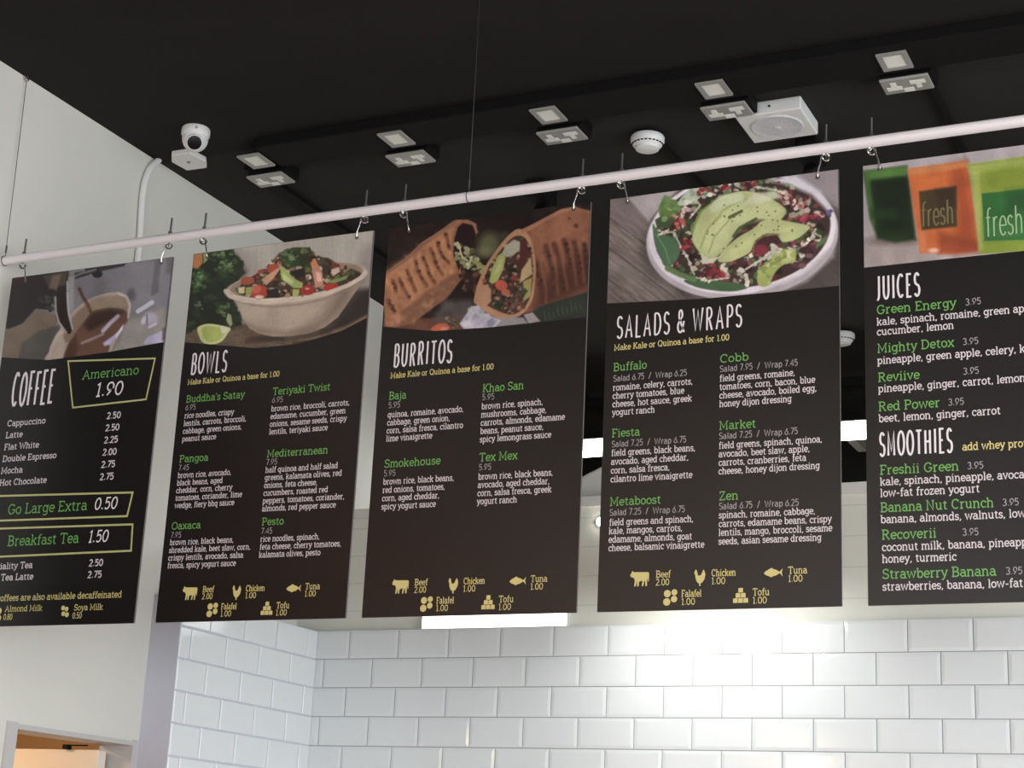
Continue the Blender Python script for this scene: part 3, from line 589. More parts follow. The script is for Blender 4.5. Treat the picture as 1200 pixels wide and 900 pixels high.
def paint_burrito(p):
    p.fill((34, 23, 21)); p.c += ((p.noise(.006, .01, 2) - .5) * 16)[:, None]
    p.poly([(60, 150), (420, 100), (300, 220), (60, 330)], (42, 24, 22), 60, .8)
    p.poly([(40, 680), (500, 640), (700, 700), (420, 740), (40, 720)], (112, 62, 44), 14)
    p.ell(615, 262, 58, 66, (96, 102, 62), 20, 50, .9); p.ell(590, 300, 40, 26, (118, 120, 74), 0, 34, .8); p.ell(700, 215, 30, 24, (70, 70, 52), 0, 26, .7)
    p.poly([(370, 560), (520, 560), (560, 640), (420, 690), (300, 690)], (96, 88, 86), 40, .8)
    L = [(46, 600), (50, 425), (110, 370), (170, 330), (250, 250), (330, 200), (400, 150), (440, 128), (500, 128), (545, 150), (548, 200), (530, 260), (460, 390), (470, 440), (390, 545), (300, 610), (200, 685), (110, 708), (56, 702)]
    p.poly(L, (184, 116, 74), 6); p.c += ((p.noise(.03, .03, 5) - .5) * 22 * (p.x < 470))[:, None]
    p.poly([(225, 560), (300, 500), (450, 400), (472, 440), (390, 545), (200, 690), (105, 710), (140, 620)], (134, 84, 58), 22, .9)
    p.poly([(50, 560), (120, 600), (130, 700), (52, 700)], (176, 108, 72), 16, .8)
    p.poly([(60, 400), (250, 270), (400, 180), (410, 300), (430, 400), (300, 480), (140, 560), (60, 500)], (202, 132, 82), 40, .6)
    p.scatter(L, 130, [(206, 150, 106), (160, 102, 68), (190, 124, 80), (146, 92, 62), (214, 160, 112)], 8, 24, 16, .42)
    p.line([(60, 415), (170, 340), (255, 262), (340, 205), (440, 130)], 16, (150, 100, 72), 10)
    for a in ([(95, 455), (108, 480), (112, 510)], [(130, 448), (150, 490), (182, 548)], [(172, 400), (188, 440), (200, 470), (218, 512)], [(218, 350), (228, 400), (250, 440), (278, 482)], [(258, 330), (280, 380), (290, 420), (322, 468)],
              [(300, 285), (318, 330), (330, 370), (362, 422)], [(338, 250), (350, 300), (370, 330), (398, 360)], [(68, 560), (84, 590), (102, 622)], [(380, 205), (392, 240), (400, 280)]):
        p.line([(x + 13, y + 2) for x, y in a], 16, (216, 146, 92), 12, .6); p.line(a, 20, (122, 66, 44), 16, .8); p.frill(a, 9, [(104, 54, 36), (84, 42, 30), (130, 72, 46)], 6, 12, 3, 7)
    p.poly([(425, 210), (440, 165), (470, 140), (530, 155), (545, 190), (540, 250), (500, 320), (450, 400), (425, 330), (416, 280)], (40, 20, 19), 8)
    p.line([(416, 290), (420, 230), (440, 165), (470, 138), (530, 148), (548, 195)], 14, (156, 100, 70), 7)
    p.scatter([(430, 250), (530, 280), (590, 390), (560, 410), (480, 380), (430, 330)], 46, [(160, 160, 104), (128, 126, 76), (188, 182, 132), (100, 92, 54)], 8, 20, 4, .9)
    p.line([(530, 350), (590, 390), (570, 410)], 22, (150, 150, 84), 8); p.line([(445, 250), (470, 330), (500, 350)], 8, (196, 190, 146), 4); p.line([(500, 390), (520, 330)], 12, (186, 182, 136), 4)
    p.scatter([(450, 400), (560, 420), (540, 540), (480, 530)], 26, [(60, 30, 26), (84, 50, 34), (46, 26, 22), (110, 70, 46)], 10, 24, 6, .9)
    # right half
    Rr = [(790, 180), (850, 150), (930, 108), (1000, 72), (1080, 58), (1200, 90), (1200, 480), (1100, 545), (1000, 570), (850, 625), (700, 650), (760, 300)]
    p.poly(Rr, (150, 90, 60), 6); p.c += ((p.noise(.03, .03, 6) - .5) * 18 * (p.x > 800) * (p.y < 600))[:, None]
    p.scatter(Rr, 120, [(160, 100, 70), (126, 72, 50), (174, 112, 80), (110, 62, 44)], 10, 28, 18, .4)
    p.poly([(870, 470), (1000, 380), (1200, 250), (1200, 480), (1000, 575), (850, 630)], (78, 42, 32), 80, .92)
    p.poly([(860, 200), (1000, 100), (1100, 70), (1150, 150), (1000, 250), (880, 300)], (166, 102, 70), 50, .7)
    for a in ([(872, 360), (885, 430), (905, 500), (905, 570)], [(922, 270), (940, 340), (962, 420), (968, 530)], [(968, 260), (990, 330), (1005, 420), (1020, 500)], [(1020, 240), (1040, 310), (1060, 400), (1070, 480)], [(1075, 250), (1095, 330), (1105, 400), (1110, 460)], [(1128, 260), (1145, 340), (1150, 420)]):
        p.line([(x + 16, y) for x, y in a], 18, (158, 96, 66), 16, .6); p.line(a, 26, (84, 44, 33), 20, .75); p.frill(a, 10, [(78, 40, 30), (66, 34, 27), (100, 54, 38)], 7, 14, 4, 9)
    p.ell(1085, 160, 14, 12, (96, 56, 40), 0, 8); p.ell(1050, 120, 10, 8, (110, 66, 46), 0, 8)
    face = [(532, 560), (560, 455), (600, 370), (640, 310), (700, 232), (760, 180), (800, 185), (838, 225), (858, 300), (868, 380), (862, 470), (848, 560), (800, 632), (740, 665), (680, 668), (600, 630), (550, 590)]
    p.poly(face, (190, 134, 92), 6, curve=True)
    inner = [(565, 540), (585, 460), (620, 370), (680, 290), (740, 225), (790, 215), (825, 250), (845, 320), (852, 420), (838, 540), (795, 612), (730, 640), (650, 615), (590, 580)]
    p.poly(inner, (74, 48, 40), 8, curve=True)
    p.scatter(inner, 190, [(120, 84, 58), (50, 32, 28), (160, 132, 96), (92, 52, 42), (64, 72, 40), (170, 80, 54), (40, 28, 26), (184, 152, 112)], 7, 17, 4, .9)
    p.poly([(615, 460), (635, 380), (665, 320), (695, 300), (705, 330), (690, 400), (660, 460), (630, 475)], (164, 178, 84), 6); p.poly([(640, 430), (668, 350), (690, 330), (680, 400)], (184, 192, 112), 8)
    p.poly([(685, 310), (700, 270), (750, 235), (790, 250), (785, 285), (745, 320), (710, 330)], (168, 166, 140), 7)
    p.poly([(782, 232), (815, 245), (832, 300), (800, 370), (770, 400), (780, 330)], (86, 34, 34), 8)
    p.scatter([(700, 350), (745, 380), (760, 440), (720, 460)], 14, [(26, 26, 26), (40, 44, 36)], 10, 17, 4, .95, .3)
    p.poly([(790, 400), (840, 330), (850, 420), (780, 470)], (192, 160, 106), 8); p.poly([(800, 460), (846, 440), (840, 540), (800, 570)], (160, 154, 80), 8)
    p.poly([(545, 560), (575, 470), (625, 500), (625, 570), (590, 600)], (184, 132, 96), 8)
    p.ell(680, 482, 34, 28, (196, 78, 56), 20, 5); p.ell(705, 520, 24, 18, (190, 96, 70), 0, 5); p.ell(750, 440, 16, 12, (150, 50, 44), 0, 5)
    p.scatter([(640, 560), (700, 560), (690, 610), (640, 600)], 8, [(44, 70, 40), (30, 50, 30)], 12, 22, 5, .95); p.scatter([(770, 480), (820, 500), (800, 540), (760, 520)], 7, [(52, 66, 40), (80, 90, 54)], 9, 16, 4, .9)
    p.scatter([(720, 560), (800, 560), (800, 610), (730, 620)], 16, [(110, 70, 54), (84, 60, 56), (150, 100, 74)], 9, 16, 4, .9)
    p.line([(795, 190), (860, 160), (940, 115), (1010, 78), (1080, 64)], 18, (176, 116, 82), 9)
    p.poly([(840, 640), (880, 600), (1200, 500), (1200, 650), (1000, 680), (890, 690)], (42, 54, 42), 10)
    for k in range(9): p.line([(920 + k * 24, 668 - k * 7), (912 + k * 24, 622 - k * 8 + (k % 3) * 12)], 5, (66, 84, 62), 5)
    p.poly([(800, 640), (850, 628), (892, 676), (830, 690)], (164, 156, 156), 8); p.poly([(600, 660), (800, 655), (830, 690), (600, 716)], (150, 144, 150), 12)
    p.poly([(455, 690), (490, 640), (520, 596), (555, 590), (590, 630), (680, 672), (640, 712), (480, 718)], (196, 190, 200), 8)
    p.frill([(470, 690), (530, 620), (600, 650), (640, 700)], 22, [(206, 200, 208), (170, 168, 186), (190, 186, 196), (150, 148, 170)], 12, 34, 12, 12)
    p.poly([(520, 660), (570, 640), (600, 690), (540, 710)], (166, 162, 184), 22, .8)
    p.poly([(300, 720), (340, 690), (385, 690), (400, 715), (360, 735)], (206, 92, 56), 6, curve=True); p.ell(370, 716, 20, 10, (220, 130, 90), 0, 6)
    p.scatter([(380, 660), (420, 660), (470, 712), (400, 710)], 14, [(52, 62, 40), (130, 120, 92), (84, 84, 60), (170, 120, 100)], 7, 15, 4, .9)

def paint_salad(p):
    g = p.noise(.012, .012, 1); st = p.noise(.02, .12, 2); dx = p.x * .8 + p.y * .6; dy = -p.x * .6 + p.y * .8
    sx, sy = p.x.copy(), p.y.copy(); p.x, p.y = dx, dy
    gr = p.noise(.012, .10, 3) * .6 + p.noise(.03, .3, 4) * .4; seam = np.abs(((dy + 60) / 120) % 1 - .5) > .475; p.x, p.y = sx, sy
    p.c[:] = np.array([110, 98, 92]) + ((gr - .5) * 52 + (g - .5) * 34)[:, None]
    p.put(seam * .5, (50, 44, 42))
    p.poly([(60, 170), (160, 180), (290, 330), (240, 360), (60, 260)], (126, 112, 112), 60, .6)
    p.poly([(60, 180), (240, 300), (260, 240), (150, 170)], (120, 108, 108), 30, .7)
    p.poly([(150, 175), (420, 110), (330, 190), (250, 290)], (168, 158, 160), 14)
    p.poly([(940, 40), (1200, 20), (1200, 240), (1120, 200)], (146, 134, 138), 14)
    p.poly([(1100, 420), (1200, 380), (1200, 610), (900, 680), (600, 680)], (70, 60, 58), 40, .8)
    p.ell(700, 380, 474, 292, (56, 48, 46), -9, 50, .6)
    p.ell(703, 360, 466, 302, (206, 198, 206), -7, 6)
    p.ell(703, 372, 462, 290, (176, 166, 174), -7, 10)
    p.ell(703, 345, 456, 292, (216, 208, 216), -7, 8)
    p.poly([(560, 660), (760, 640), (1000, 540), (1140, 400), (1165, 330), (1150, 460), (1020, 580), (800, 670)], (166, 156, 160), 20, .7)
    p.ell(705, 335, 428, 272, (64, 46, 44), -8, 6)
    p.poly([(820, 90), (960, 60), (1080, 140), (1140, 230), (1110, 230), (1040, 160), (930, 110)], (206, 200, 210), 24)
    food = [(690 + 415 * math.cos(t) * math.cos(-.14) - 258 * math.sin(t) * math.sin(-.14), 335 + 415 * math.cos(t) * math.sin(-.14) + 258 * math.sin(t) * math.cos(-.14)) for t in np.linspace(0, 2 * PI, 24, endpoint=False)]
    food = [(x, max(y, 70)) if x < 820 else (x, max(y, 110 + (x - 820) * .35)) for x, y in food]
    p.scatter(food, 330, [(70, 104, 56), (46, 70, 40), (54, 34, 38), (120, 44, 52), (176, 166, 140), (94, 122, 70), (38, 30, 30), (150, 64, 66), (206, 196, 178), (80, 50, 60), (62, 86, 50)], 12, 30, 5, .92)
    p.scatter(food, 150, [(196, 188, 170), (104, 132, 78), (80, 112, 62), (170, 170, 140), (140, 60, 66), (60, 84, 50), (186, 150, 150)], 7, 17, 4, .92, .9)
    p.scatter([(440, 90), (900, 60), (960, 140), (700, 140), (520, 180)], 46, [(206, 200, 186), (92, 124, 70), (176, 180, 150), (150, 60, 60), (120, 146, 96)], 9, 22, 4, .92, .9)
    p.poly([(270, 300), (300, 340), (370, 370), (400, 430), (380, 480), (335, 510), (300, 450), (275, 380)], (72, 108, 74), 6, curve=True)
    p.line([(285, 350), (330, 420), (350, 490)], 5, (110, 140, 104), 4)
    p.poly([(420, 575), (520, 570), (700, 590), (730, 610), (640, 628), (500, 612)], (66, 98, 62), 6, curve=True); p.line([(340, 515), (400, 545), (470, 570)], 26, (92, 126, 74), 6)
    p.poly([(300, 210), (350, 180), (400, 200), (380, 250), (310, 270)], (98, 132, 66), 6, curve=True); p.poly([(280, 280), (330, 250), (380, 270), (350, 320), (290, 320)], (60, 84, 48), 6)
    p.poly([(390, 200), (450, 130), (520, 120), (490, 180), (430, 210)], (168, 184, 160), 6, curve=True)
    CRM = [(206, 198, 180), (188, 180, 158), (224, 216, 204), (170, 170, 140)]
    for a, w in (([(400, 270), (430, 200), (470, 180), (500, 210), (450, 270)], 12), ([(320, 340), (370, 340), (400, 400), (440, 470), (470, 545)], 10), ([(720, 545), (728, 600)], 12), ([(300, 350), (345, 330)], 9), ([(990, 420), (1030, 380), (1058, 325)], 10), ([(840, 380), (850, 430), (800, 470), (720, 520)], 13), ([(880, 430), (830, 470)], 15), ([(480, 560), (540, 575), (640, 560)], 9), ([(760, 120), (860, 135), (940, 165)], 10), ([(560, 490), (500, 480)], 8)):
        p.line(a, w * .7, (200, 190, 172), 6); p.frill(a, 16, CRM, w * .5, w * 1.05, w * .35)
    p.frill([(330, 200), (380, 230), (330, 260)], 22, [(104, 138, 70), (84, 118, 58), (130, 158, 96)], 10, 24, 12); p.frill([(420, 180), (470, 145), (520, 130)], 16, [(160, 176, 150), (130, 152, 112), (190, 200, 178)], 10, 22, 8)
    for x, y in ((380, 250), (400, 300), (440, 370), (430, 400), (500, 140), (620, 120), (560, 510), (590, 540), (530, 550), (770, 100), (930, 180), (990, 210)):
        p.scatter([(x - 24, y - 20), (x + 24, y - 20), (x + 24, y + 20), (x - 24, y + 20)], 5, [(156, 46, 50), (190, 84, 76), (110, 30, 40)], 8, 18, 4, .9)
    p.scatter([(900, 130), (1040, 180), (1060, 240), (940, 230), (860, 170)], 40, [(186, 120, 120), (206, 196, 180), (140, 44, 60), (170, 160, 130), (110, 60, 70)], 8, 18, 4, .9)
    p.frill([(960, 285), (1020, 268), (1100, 258)], 22, [(150, 46, 60), (120, 36, 50), (176, 70, 82)], 8, 18, 7); p.frill([(1110, 255), (1135, 240)], 10, [(112, 92, 132), (84, 66, 100), (140, 124, 156)], 8, 16, 6)
    p.scatter([(930, 400), (1060, 410), (1000, 500), (940, 510)], 24, [(84, 44, 56), (120, 80, 90), (54, 34, 40)], 12, 24, 5, .9)
    p.poly([(1060, 400), (1115, 350), (1110, 390), (1060, 420)], (80, 112, 62), 6)
    A1 = [(462, 345), (470, 300), (500, 240), (560, 195), (610, 165), (700, 140), (780, 150), (830, 170), (900, 215), (915, 245), (870, 290), (790, 275), (720, 300), (660, 370), (600, 440), (560, 470), (520, 470), (490, 430), (465, 390)]
    p.poly(A1, (176, 186, 122), 6, curve=True)
    p.poly([(520, 330), (640, 230), (780, 190), (900, 230), (860, 270), (700, 300), (600, 420), (530, 460)], (190, 198, 136), 26, .8)
    for a in ([(600, 240), (660, 205), (720, 180)], [(540, 440), (570, 360), (640, 280), (700, 235)], [(600, 262), (560, 300)], [(500, 420), (530, 330), (600, 250)]): p.line(a, 7, (140, 152, 84), 6, .8)
    for a in ([(640, 268), (700, 238)], [(660, 360), (690, 320), (770, 275)]): p.line(a, 14, (70, 82, 44), 6, .9)
    p.line([(462, 345), (478, 290), (505, 238), (560, 195)], 8, (122, 146, 66), 6)
    p.poly([(590, 160), (700, 150), (720, 190), (620, 210), (560, 250), (540, 220)], (190, 200, 158), 14, .8)
    p.poly([(760, 150), (860, 140), (900, 170), (800, 195), (700, 210)], (206, 208, 176), 14, .8)
    A2 = [(588, 482), (600, 440), (640, 400), (690, 360), (760, 320), (800, 285), (870, 278), (950, 292), (1030, 312), (1000, 350), (960, 375), (900, 388), (870, 352), (820, 350), (770, 380), (752, 420), (730, 445), (680, 470), (640, 484)]
    p.poly(A2, (178, 188, 122), 6, curve=True)
    p.poly([(640, 430), (760, 350), (860, 310), (960, 320), (900, 345), (800, 340), (740, 400), (660, 455)], (192, 198, 132), 20, .8)
    p.poly([(760, 400), (800, 362), (860, 352), (890, 385), (840, 395), (800, 440), (760, 450)], (74, 40, 44), 8); p.ell(795, 425, 34, 26, (130, 44, 54), 0, 6)
    p.line([(752, 420), (770, 380), (820, 350), (880, 352)], 8, (120, 110, 60), 5)
    p.poly([(500, 440), (540, 470), (600, 455), (560, 490), (510, 495)], (198, 196, 168), 6)
    p.poly([(775, 560), (790, 520), (850, 470), (900, 430), (950, 425), (960, 480), (900, 500), (860, 540), (830, 598), (785, 600)], (158, 172, 88), 6, curve=True)
    p.poly([(850, 470), (900, 425), (950, 430), (950, 470), (880, 490)], (196, 196, 142), 14, .9)
    p.frill([(800, 580), (820, 520), (880, 460), (945, 445)], 30, [(170, 182, 104), (146, 162, 78), (190, 198, 136), (128, 146, 66)], 10, 24, 14)
    for k in range(40):
        x, y = p.rng.uniform(500, 950), p.rng.uniform(200, 440); p.ell(x, y, 4, 4, (70, 66, 40), 0, 3, .8 if p.inside(A1, x, y) or p.inside(A2, x, y) else 0)

def paint_coffee(p):
    p.fill((118, 115, 121)); p.c += ((p.noise(.006, .008, 1) - .5) * 26)[:, None]
    p.poly([(850, 80), (1220, 40), (1220, 340), (1000, 400), (880, 250)], (134, 132, 140), 80, .7); p.poly([(1040, 80), (1080, 70), (1060, 300), (1010, 330)], (98, 95, 100), 16, .8); p.poly([(1120, 60), (1220, 50), (1220, 200), (1110, 170)], (96, 94, 98), 30, .7)
    p.poly([(800, 620), (850, 480), (1100, 400), (1140, 650), (720, 720)], (154, 148, 140), 40, .9)
    p.poly([(-20, 520), (150, 520), (250, 410), (390, 460), (360, 600), (330, 770), (-20, 770)], (116, 98, 82), 14)
    p.poly([(150, 640), (260, 560), (400, 520), (400, 600), (340, 700), (320, 770), (120, 760)], (80, 76, 72), 18)
    p.poly([(70, 200), (460, 150), (460, 300), (370, 330), (330, 420), (240, 410), (150, 510), (60, 545), (20, 540)], (34, 29, 29), 12)
    p.poly([(60, 190), (200, 180), (160, 230), (60, 250)], (58, 26, 30), 40, .8); p.poly([(290, 190), (450, 160), (440, 250), (330, 280)], (78, 66, 56), 18, .9); p.poly([(350, 190), (410, 180), (380, 290), (330, 270)], (120, 100, 84), 14, .8)
    p.scatter([(260, 330), (370, 300), (360, 430), (280, 430)], 26, [(60, 58, 56), (30, 28, 27), (90, 86, 80), (44, 40, 38)], 12, 26, 8, .8)
    p.poly([(500, 150), (850, 100), (830, 125), (650, 165), (500, 215)], (44, 40, 42), 10); p.ell(652, 178, 34, 26, (26, 23, 24), 0, 8); p.line([(480, 205), (540, 175), (640, 150)], 14, (110, 106, 106), 8); p.line([(500, 160), (560, 150)], 20, (128, 124, 122), 10)
    p.poly([(455, 200), (500, 190), (490, 420), (470, 440)], (150, 148, 150), 14, .8); p.ell(880, 315, 28, 40, (86, 84, 90), 0, 24, .9)
    cup = [(325, 770), (332, 690), (360, 610), (405, 545), (500, 420), (600, 345), (700, 310), (790, 300), (850, 325), (875, 385), (865, 460), (835, 520), (800, 580), (740, 700), (700, 770)]
    p.poly(cup, (170, 152, 138), 8, curve=True)
    p.poly([(430, 560), (500, 450), (600, 370), (700, 335), (790, 325), (840, 350), (855, 420), (800, 560), (600, 600), (450, 640)], (136, 110, 92), 20, curve=True)
    p.poly([(600, 350), (760, 318), (840, 345), (850, 400), (720, 420), (610, 420)], (150, 132, 112), 26, .8)
    p.poly([(430, 770), (455, 660), (500, 580), (560, 500), (620, 430), (720, 405), (820, 412), (856, 450), (850, 500), (800, 560), (740, 640), (720, 700), (600, 730)], (104, 72, 56), 12, curve=True)
    p.poly([(560, 520), (620, 440), (740, 415), (830, 430), (780, 470), (680, 520), (600, 560)], (56, 36, 30), 30, .9)
    p.poly([(420, 770), (450, 660), (510, 590), (520, 680), (500, 770)], (72, 46, 36), 24, .8)
    p.line([(690, 560), (740, 505), (790, 460)], 26, (186, 176, 200), 12, .9); p.line([(550, 640), (620, 612), (690, 580)], 16, (168, 146, 150), 14, .8)
    p.poly([(690, 640), (760, 590), (800, 560), (780, 600), (740, 650), (700, 660)], (178, 170, 206), 14); p.poly([(770, 590), (830, 510), (820, 550), (780, 610)], (206, 202, 216), 8)
    p.line([(325, 770), (345, 670), (395, 575), (440, 560)], 20, (188, 170, 156), 12, .7)
    p.line([(790, 306), (850, 330), (872, 390), (858, 470)], 14, (196, 184, 176), 8, .8)
    p.poly([(372, 330), (410, 300), (445, 310), (450, 420), (470, 480), (488, 540), (470, 580), (440, 575), (395, 490), (378, 430)], (36, 25, 22), 7)
    p.line([(372, 335), (376, 430), (395, 500), (445, 570)], 12, (168, 158, 152), 6, .9); p.line([(452, 230), (455, 360), (462, 450), (486, 545)], 14, (172, 168, 168), 7, .9)
    p.line([(532, 278), (552, 325), (580, 370), (605, 425)], 22, (84, 54, 42), 9); p.line([(575, 370), (600, 420)], 14, (128, 88, 66), 8, .8)
    p.line([(925, 428), (970, 400), (1018, 368)], 30, (192, 190, 208), 7); p.ell(1010, 480, 50, 48, (170, 166, 186), 20, 20, .9); p.line([(985, 450), (985, 520)], 10, (110, 108, 124), 8); p.line([(1000, 535), (1045, 510)], 14, (200, 198, 216), 6); p.ell(960, 490, 14, 26, (196, 194, 206), 20, 8)
    p.poly([(960, 645), (985, 600), (1110, 550), (1110, 640)], (178, 174, 204), 10); p.poly([(1090, 540), (1140, 520), (1130, 640), (1085, 620)], (92, 76, 74), 14, .8)

def paint_juice(p):
    p.fill((178, 168, 172)); p.put(np.clip((p.y - 540) / 160, 0, 1), (182, 172, 170)); p.put(np.clip((p.y - 600) / 60, 0, 1) * np.clip((600 - p.x) / 500, 0, .4), (150, 128, 120))
    p.poly([(40, 190), (75, 200), (130, 600), (50, 560)], (150, 146, 142), 40, .7)
    p.ell(230, 612, 150, 24, (96, 80, 70), 0, 40, .8)
    p.poly([(58, 205), (200, 188), (312, 172), (340, 380), (368, 606), (250, 620), (140, 600), (100, 480)], (32, 52, 26), 24)
    p.poly([(60, 205), (312, 174), (320, 232), (90, 260)], (84, 132, 58), 26); p.poly([(60, 210), (95, 215), (130, 520), (105, 500)], (70, 112, 54), 22, .8)
    p.poly([(110, 260), (320, 240), (350, 560), (160, 560)], (22, 34, 20), 50, .8); p.poly([(100, 430), (250, 420), (250, 480), (110, 480)], (34, 58, 30), 40, .8)
    p.poly([(640, 80), (680, 150), (730, 640), (700, 660)], (150, 124, 116), 24, .6)
    p.poly([(318, 190), (500, 165), (662, 142), (690, 300), (738, 668), (560, 690), (390, 682), (360, 480)], (212, 106, 54), 12)
    p.poly([(560, 170), (660, 150), (735, 660), (600, 690), (600, 400)], (168, 72, 40), 70, .8); p.poly([(500, 560), (735, 620), (735, 680), (500, 690)], (146, 62, 38), 40, .7); p.poly([(320, 190), (660, 145), (668, 180), (330, 230)], (216, 134, 78), 20, .8); p.poly([(380, 540), (420, 545), (430, 680), (392, 680)], (222, 128, 84), 24, .7)
    p.ell(470, 668, 30, 14, (226, 180, 160), 0, 14)
    p.poly([(384, 322), (602, 292), (608, 528), (402, 548)], (74, 60, 36), 14); p.poly([(480, 310), (602, 294), (600, 420), (500, 430)], (60, 46, 34), 30, .8)
    p.poly([(672, 165), (1000, 118), (1420, 60), (1420, 640), (740, 690), (716, 420)], (138, 160, 54), 10)
    p.poly([(672, 165), (1420, 60), (1420, 110), (690, 210)], (170, 184, 96), 40, .7); p.poly([(690, 200), (740, 200), (760, 660), (735, 670)], (176, 184, 100), 22, .7); p.poly([(800, 220), (1300, 170), (1300, 300), (800, 320)], (122, 138, 44), 60, .6)
    p.poly([(752, 335), (1000, 308), (1240, 280), (1240, 590), (1000, 605), (768, 612)], (46, 108, 50), 8); p.poly([(900, 320), (1240, 285), (1240, 400), (900, 450)], (40, 76, 42), 60, .7); p.poly([(760, 480), (1000, 500), (1000, 600), (770, 610)], (70, 136, 66), 50, .6)

# ------------------------------------------------------------------ menu boards
def project(P):
    q = (P - CAM) @ R.T; return 600 + FPX * q[:, 0] / q[:, 2], 450 - FPX * q[:, 1] / q[:, 2]
def picture(b, root, edge, paint, ox, oy, k, nu=330, GAIN=1.04, SAT=.84):
    us = np.linspace(0.0008, BW - 0.0008, nu); eu, ev = zip(*edge); vb = np.interp(us, eu, ev)
    for _ in range(12): vb[1:-1] = (vb[:-2] + 2 * vb[1:-1] + vb[2:]) / 4
    nv = 176; t = np.linspace(0, 1, nv)
    U = np.repeat(us[None, :], nv, 0); V = vb[None, :] + (0.9992 - vb[None, :]) * t[:, None]
    P = np.stack([BX[b] + U.ravel(), np.zeros(U.size), ZBD + V.ravel()], 1)
    px, py = project(P); pt = Painter(px, py, ox, oy, k, 11 * b); paint(pt)
    pt.c *= (1 + (pt.noise(.09, .09, 41) - .5) * .045 + (pt.noise(.22, .22, 42) - .5) * .05 + (pt.noise(.015, .015, 43) - .5) * .12)[:, None]
    g = pt.c.mean(1, keepdims=True); pt.c = g + (pt.c - g) * SAT
    c = np.clip(pt.c * GAIN, 3, 250) / 255; lin = np.where(c <= 0.04045, c / 12.92, ((c + 0.055) / 1.055) ** 2.4)
    vs = np.stack([U.ravel() - BW / 2, np.full(U.size, -0.0004), V.ravel()], 1)
    i = np.arange(nu * nv).reshape(nv, nu); q = np.stack([i[:-1, :-1], i[:-1, 1:], i[1:, 1:], i[1:, :-1]], -1).reshape(-1, 4)
    me = bpy.data.meshes.new('photo_print'); me.vertices.add(len(vs)); me.vertices.foreach_set('co', vs.ravel().astype(np.float32))
    me.loops.add(q.size); me.loops.foreach_set('vertex_index', q.ravel().astype(np.int32)); me.polygons.add(len(q))
    me.polygons.foreach_set('loop_start', np.arange(0, q.size, 4, dtype=np.int32)); me.update(calc_edges=True); me.validate()
    at = me.color_attributes.new('print', 'FLOAT_COLOR', 'POINT')
    at.data.foreach_set('color', np.concatenate([lin, np.ones((len(lin), 1))], 1).ravel().astype(np.float32))
    me.materials.append(M['print']); o = bpy.data.objects.new('photo_print', me); C.objects.link(o); o.parent = root
    return o
def flat(name, V, F, m, parent, layer=2):
    return mesh_obj(name, [(p[0] - BW / 2, -0.0004 * layer - (p[2] if len(p) > 2 else 0), p[1]) for p in V], F, m, parent)
def words_(name, items, m, parent, layer=2):
    """items: list of (text, u, v, height, weight, kwargs) lettered as one part"""
    V, F = [], []
    for s, u, v, h, wt, kw in items: lay(V, F, s, u, v, h, wt, **kw)
    return flat(name, V, F, m, parent, layer)
def polys(name, lst, m, parent):
    V, F = [], []
    for P in lst:
        n0 = len(V); V += P
        for t in tessellate_polygon([[Vector((x, y, 0)) for x, y in P]]): F.append(tuple(n0 + i for i in t))
    return flat(name, V, F, m, parent)
def make_board(b, label):
    root = thing('menu_board', label, 'menu board', (BX[b] + BW / 2, 0, ZBD), 'menu boards hanging in a row from the white rail')
    w = BW / 2; T = 0.006
    vs = [(-w, 0, 0), (w, 0, 0), (w, 0, 1), (-w, 0, 1), (-w, T, 0), (w, T, 0), (w, T, 1), (-w, T, 1)]
    mesh_obj('board_panel', vs, [(0, 1, 2, 3), (5, 4, 7, 6), (4, 0, 3, 7), (1, 5, 6, 2), (3, 2, 6, 7), (4, 5, 1, 0)], None, root, mats=[M['board'], M['edge']], fm=[0, 0, 1, 1, 1, 1])
    return root
SC = {1: dict(name=.018, text=.0136), 2: dict(name=.0182, text=.0142), 3: dict(name=.0190, text=.0146), 4: dict(name=.0185, text=.0146), 5: dict(name=.0195, text=.0165)}
def fitx(b, s, w): return w / (natw(s, .03) * SC[b]['text'])
def dish(b, root, u, v, name, uend, price, vp, lines, v0, v1, wp=None, up=None, tx=1.0, pserif=False):
    s = SC[b]
    d = words_('dish_name', [(name, u, v, s['name'], .132, dict(width=uend - u))], M['ink_green'], root)
    if price:
        h = .0142
        words_('dish_price', [(price, up if up is not None else u, vp, h, .13, dict(serif=pserif, xs=.92, width=wp or .0335))], M['ink_grey'], d)
    it = []
    for k, l in enumerate(lines):
        vv = v0 + (v1 - v0) * k / max(1, len(lines) - 1)
        it.append((l, u, vv, s['text'], .145, dict(xs=tx)))
    if it: words_('dish_description', it, M['ink_text'], d)

# silhouettes for the extras line, drawn in a unit box
COW = [(0, .72), (.08, .9), (.1, 1), (.16, .92), (.28, .9), (.95, .88), (1, .8), (.99, .3), (.95, .3), (.94, .5), (.9, .4), (.9, .02), (.82, 0), (.8, .3), (.76, .36), (.7, .02), (.62, 0), (.66, .36), (.48, .3), (.46, .02), (.38, 0), (.37, .36), (.3, .02), (.22, 0), (.25, .4), (.18, .56), (.04, .6)]
HEN = [(0, .78), (.06, .9), (.12, 1), (.22, .94), (.28, .8), (.34, .62), (.6, .64), (.74, .86), (.82, .98), (.9, .9), (1, .7), (.94, .42), (.72, .2), (.56, .14), (.6, 0), (.46, 0), (.44, .14), (.24, .26), (.12, .48), (.1, .66)]
FISH = [(0, .45), (.1, .66), (.3, .88), (.42, 1), (.48, .88), (.66, .78), (.84, .56), (1, .92), (.95, .5), (1, .08), (.84, .42), (.66, .2), (.46, .1), (.38, 0), (.32, .1), (.1, .26)]
def circ(cx, cy, r, n=14): return [(cx + r * math.cos(2 * PI * i / n), cy + r * math.sin(2 * PI * i / n)) for i in range(n)]
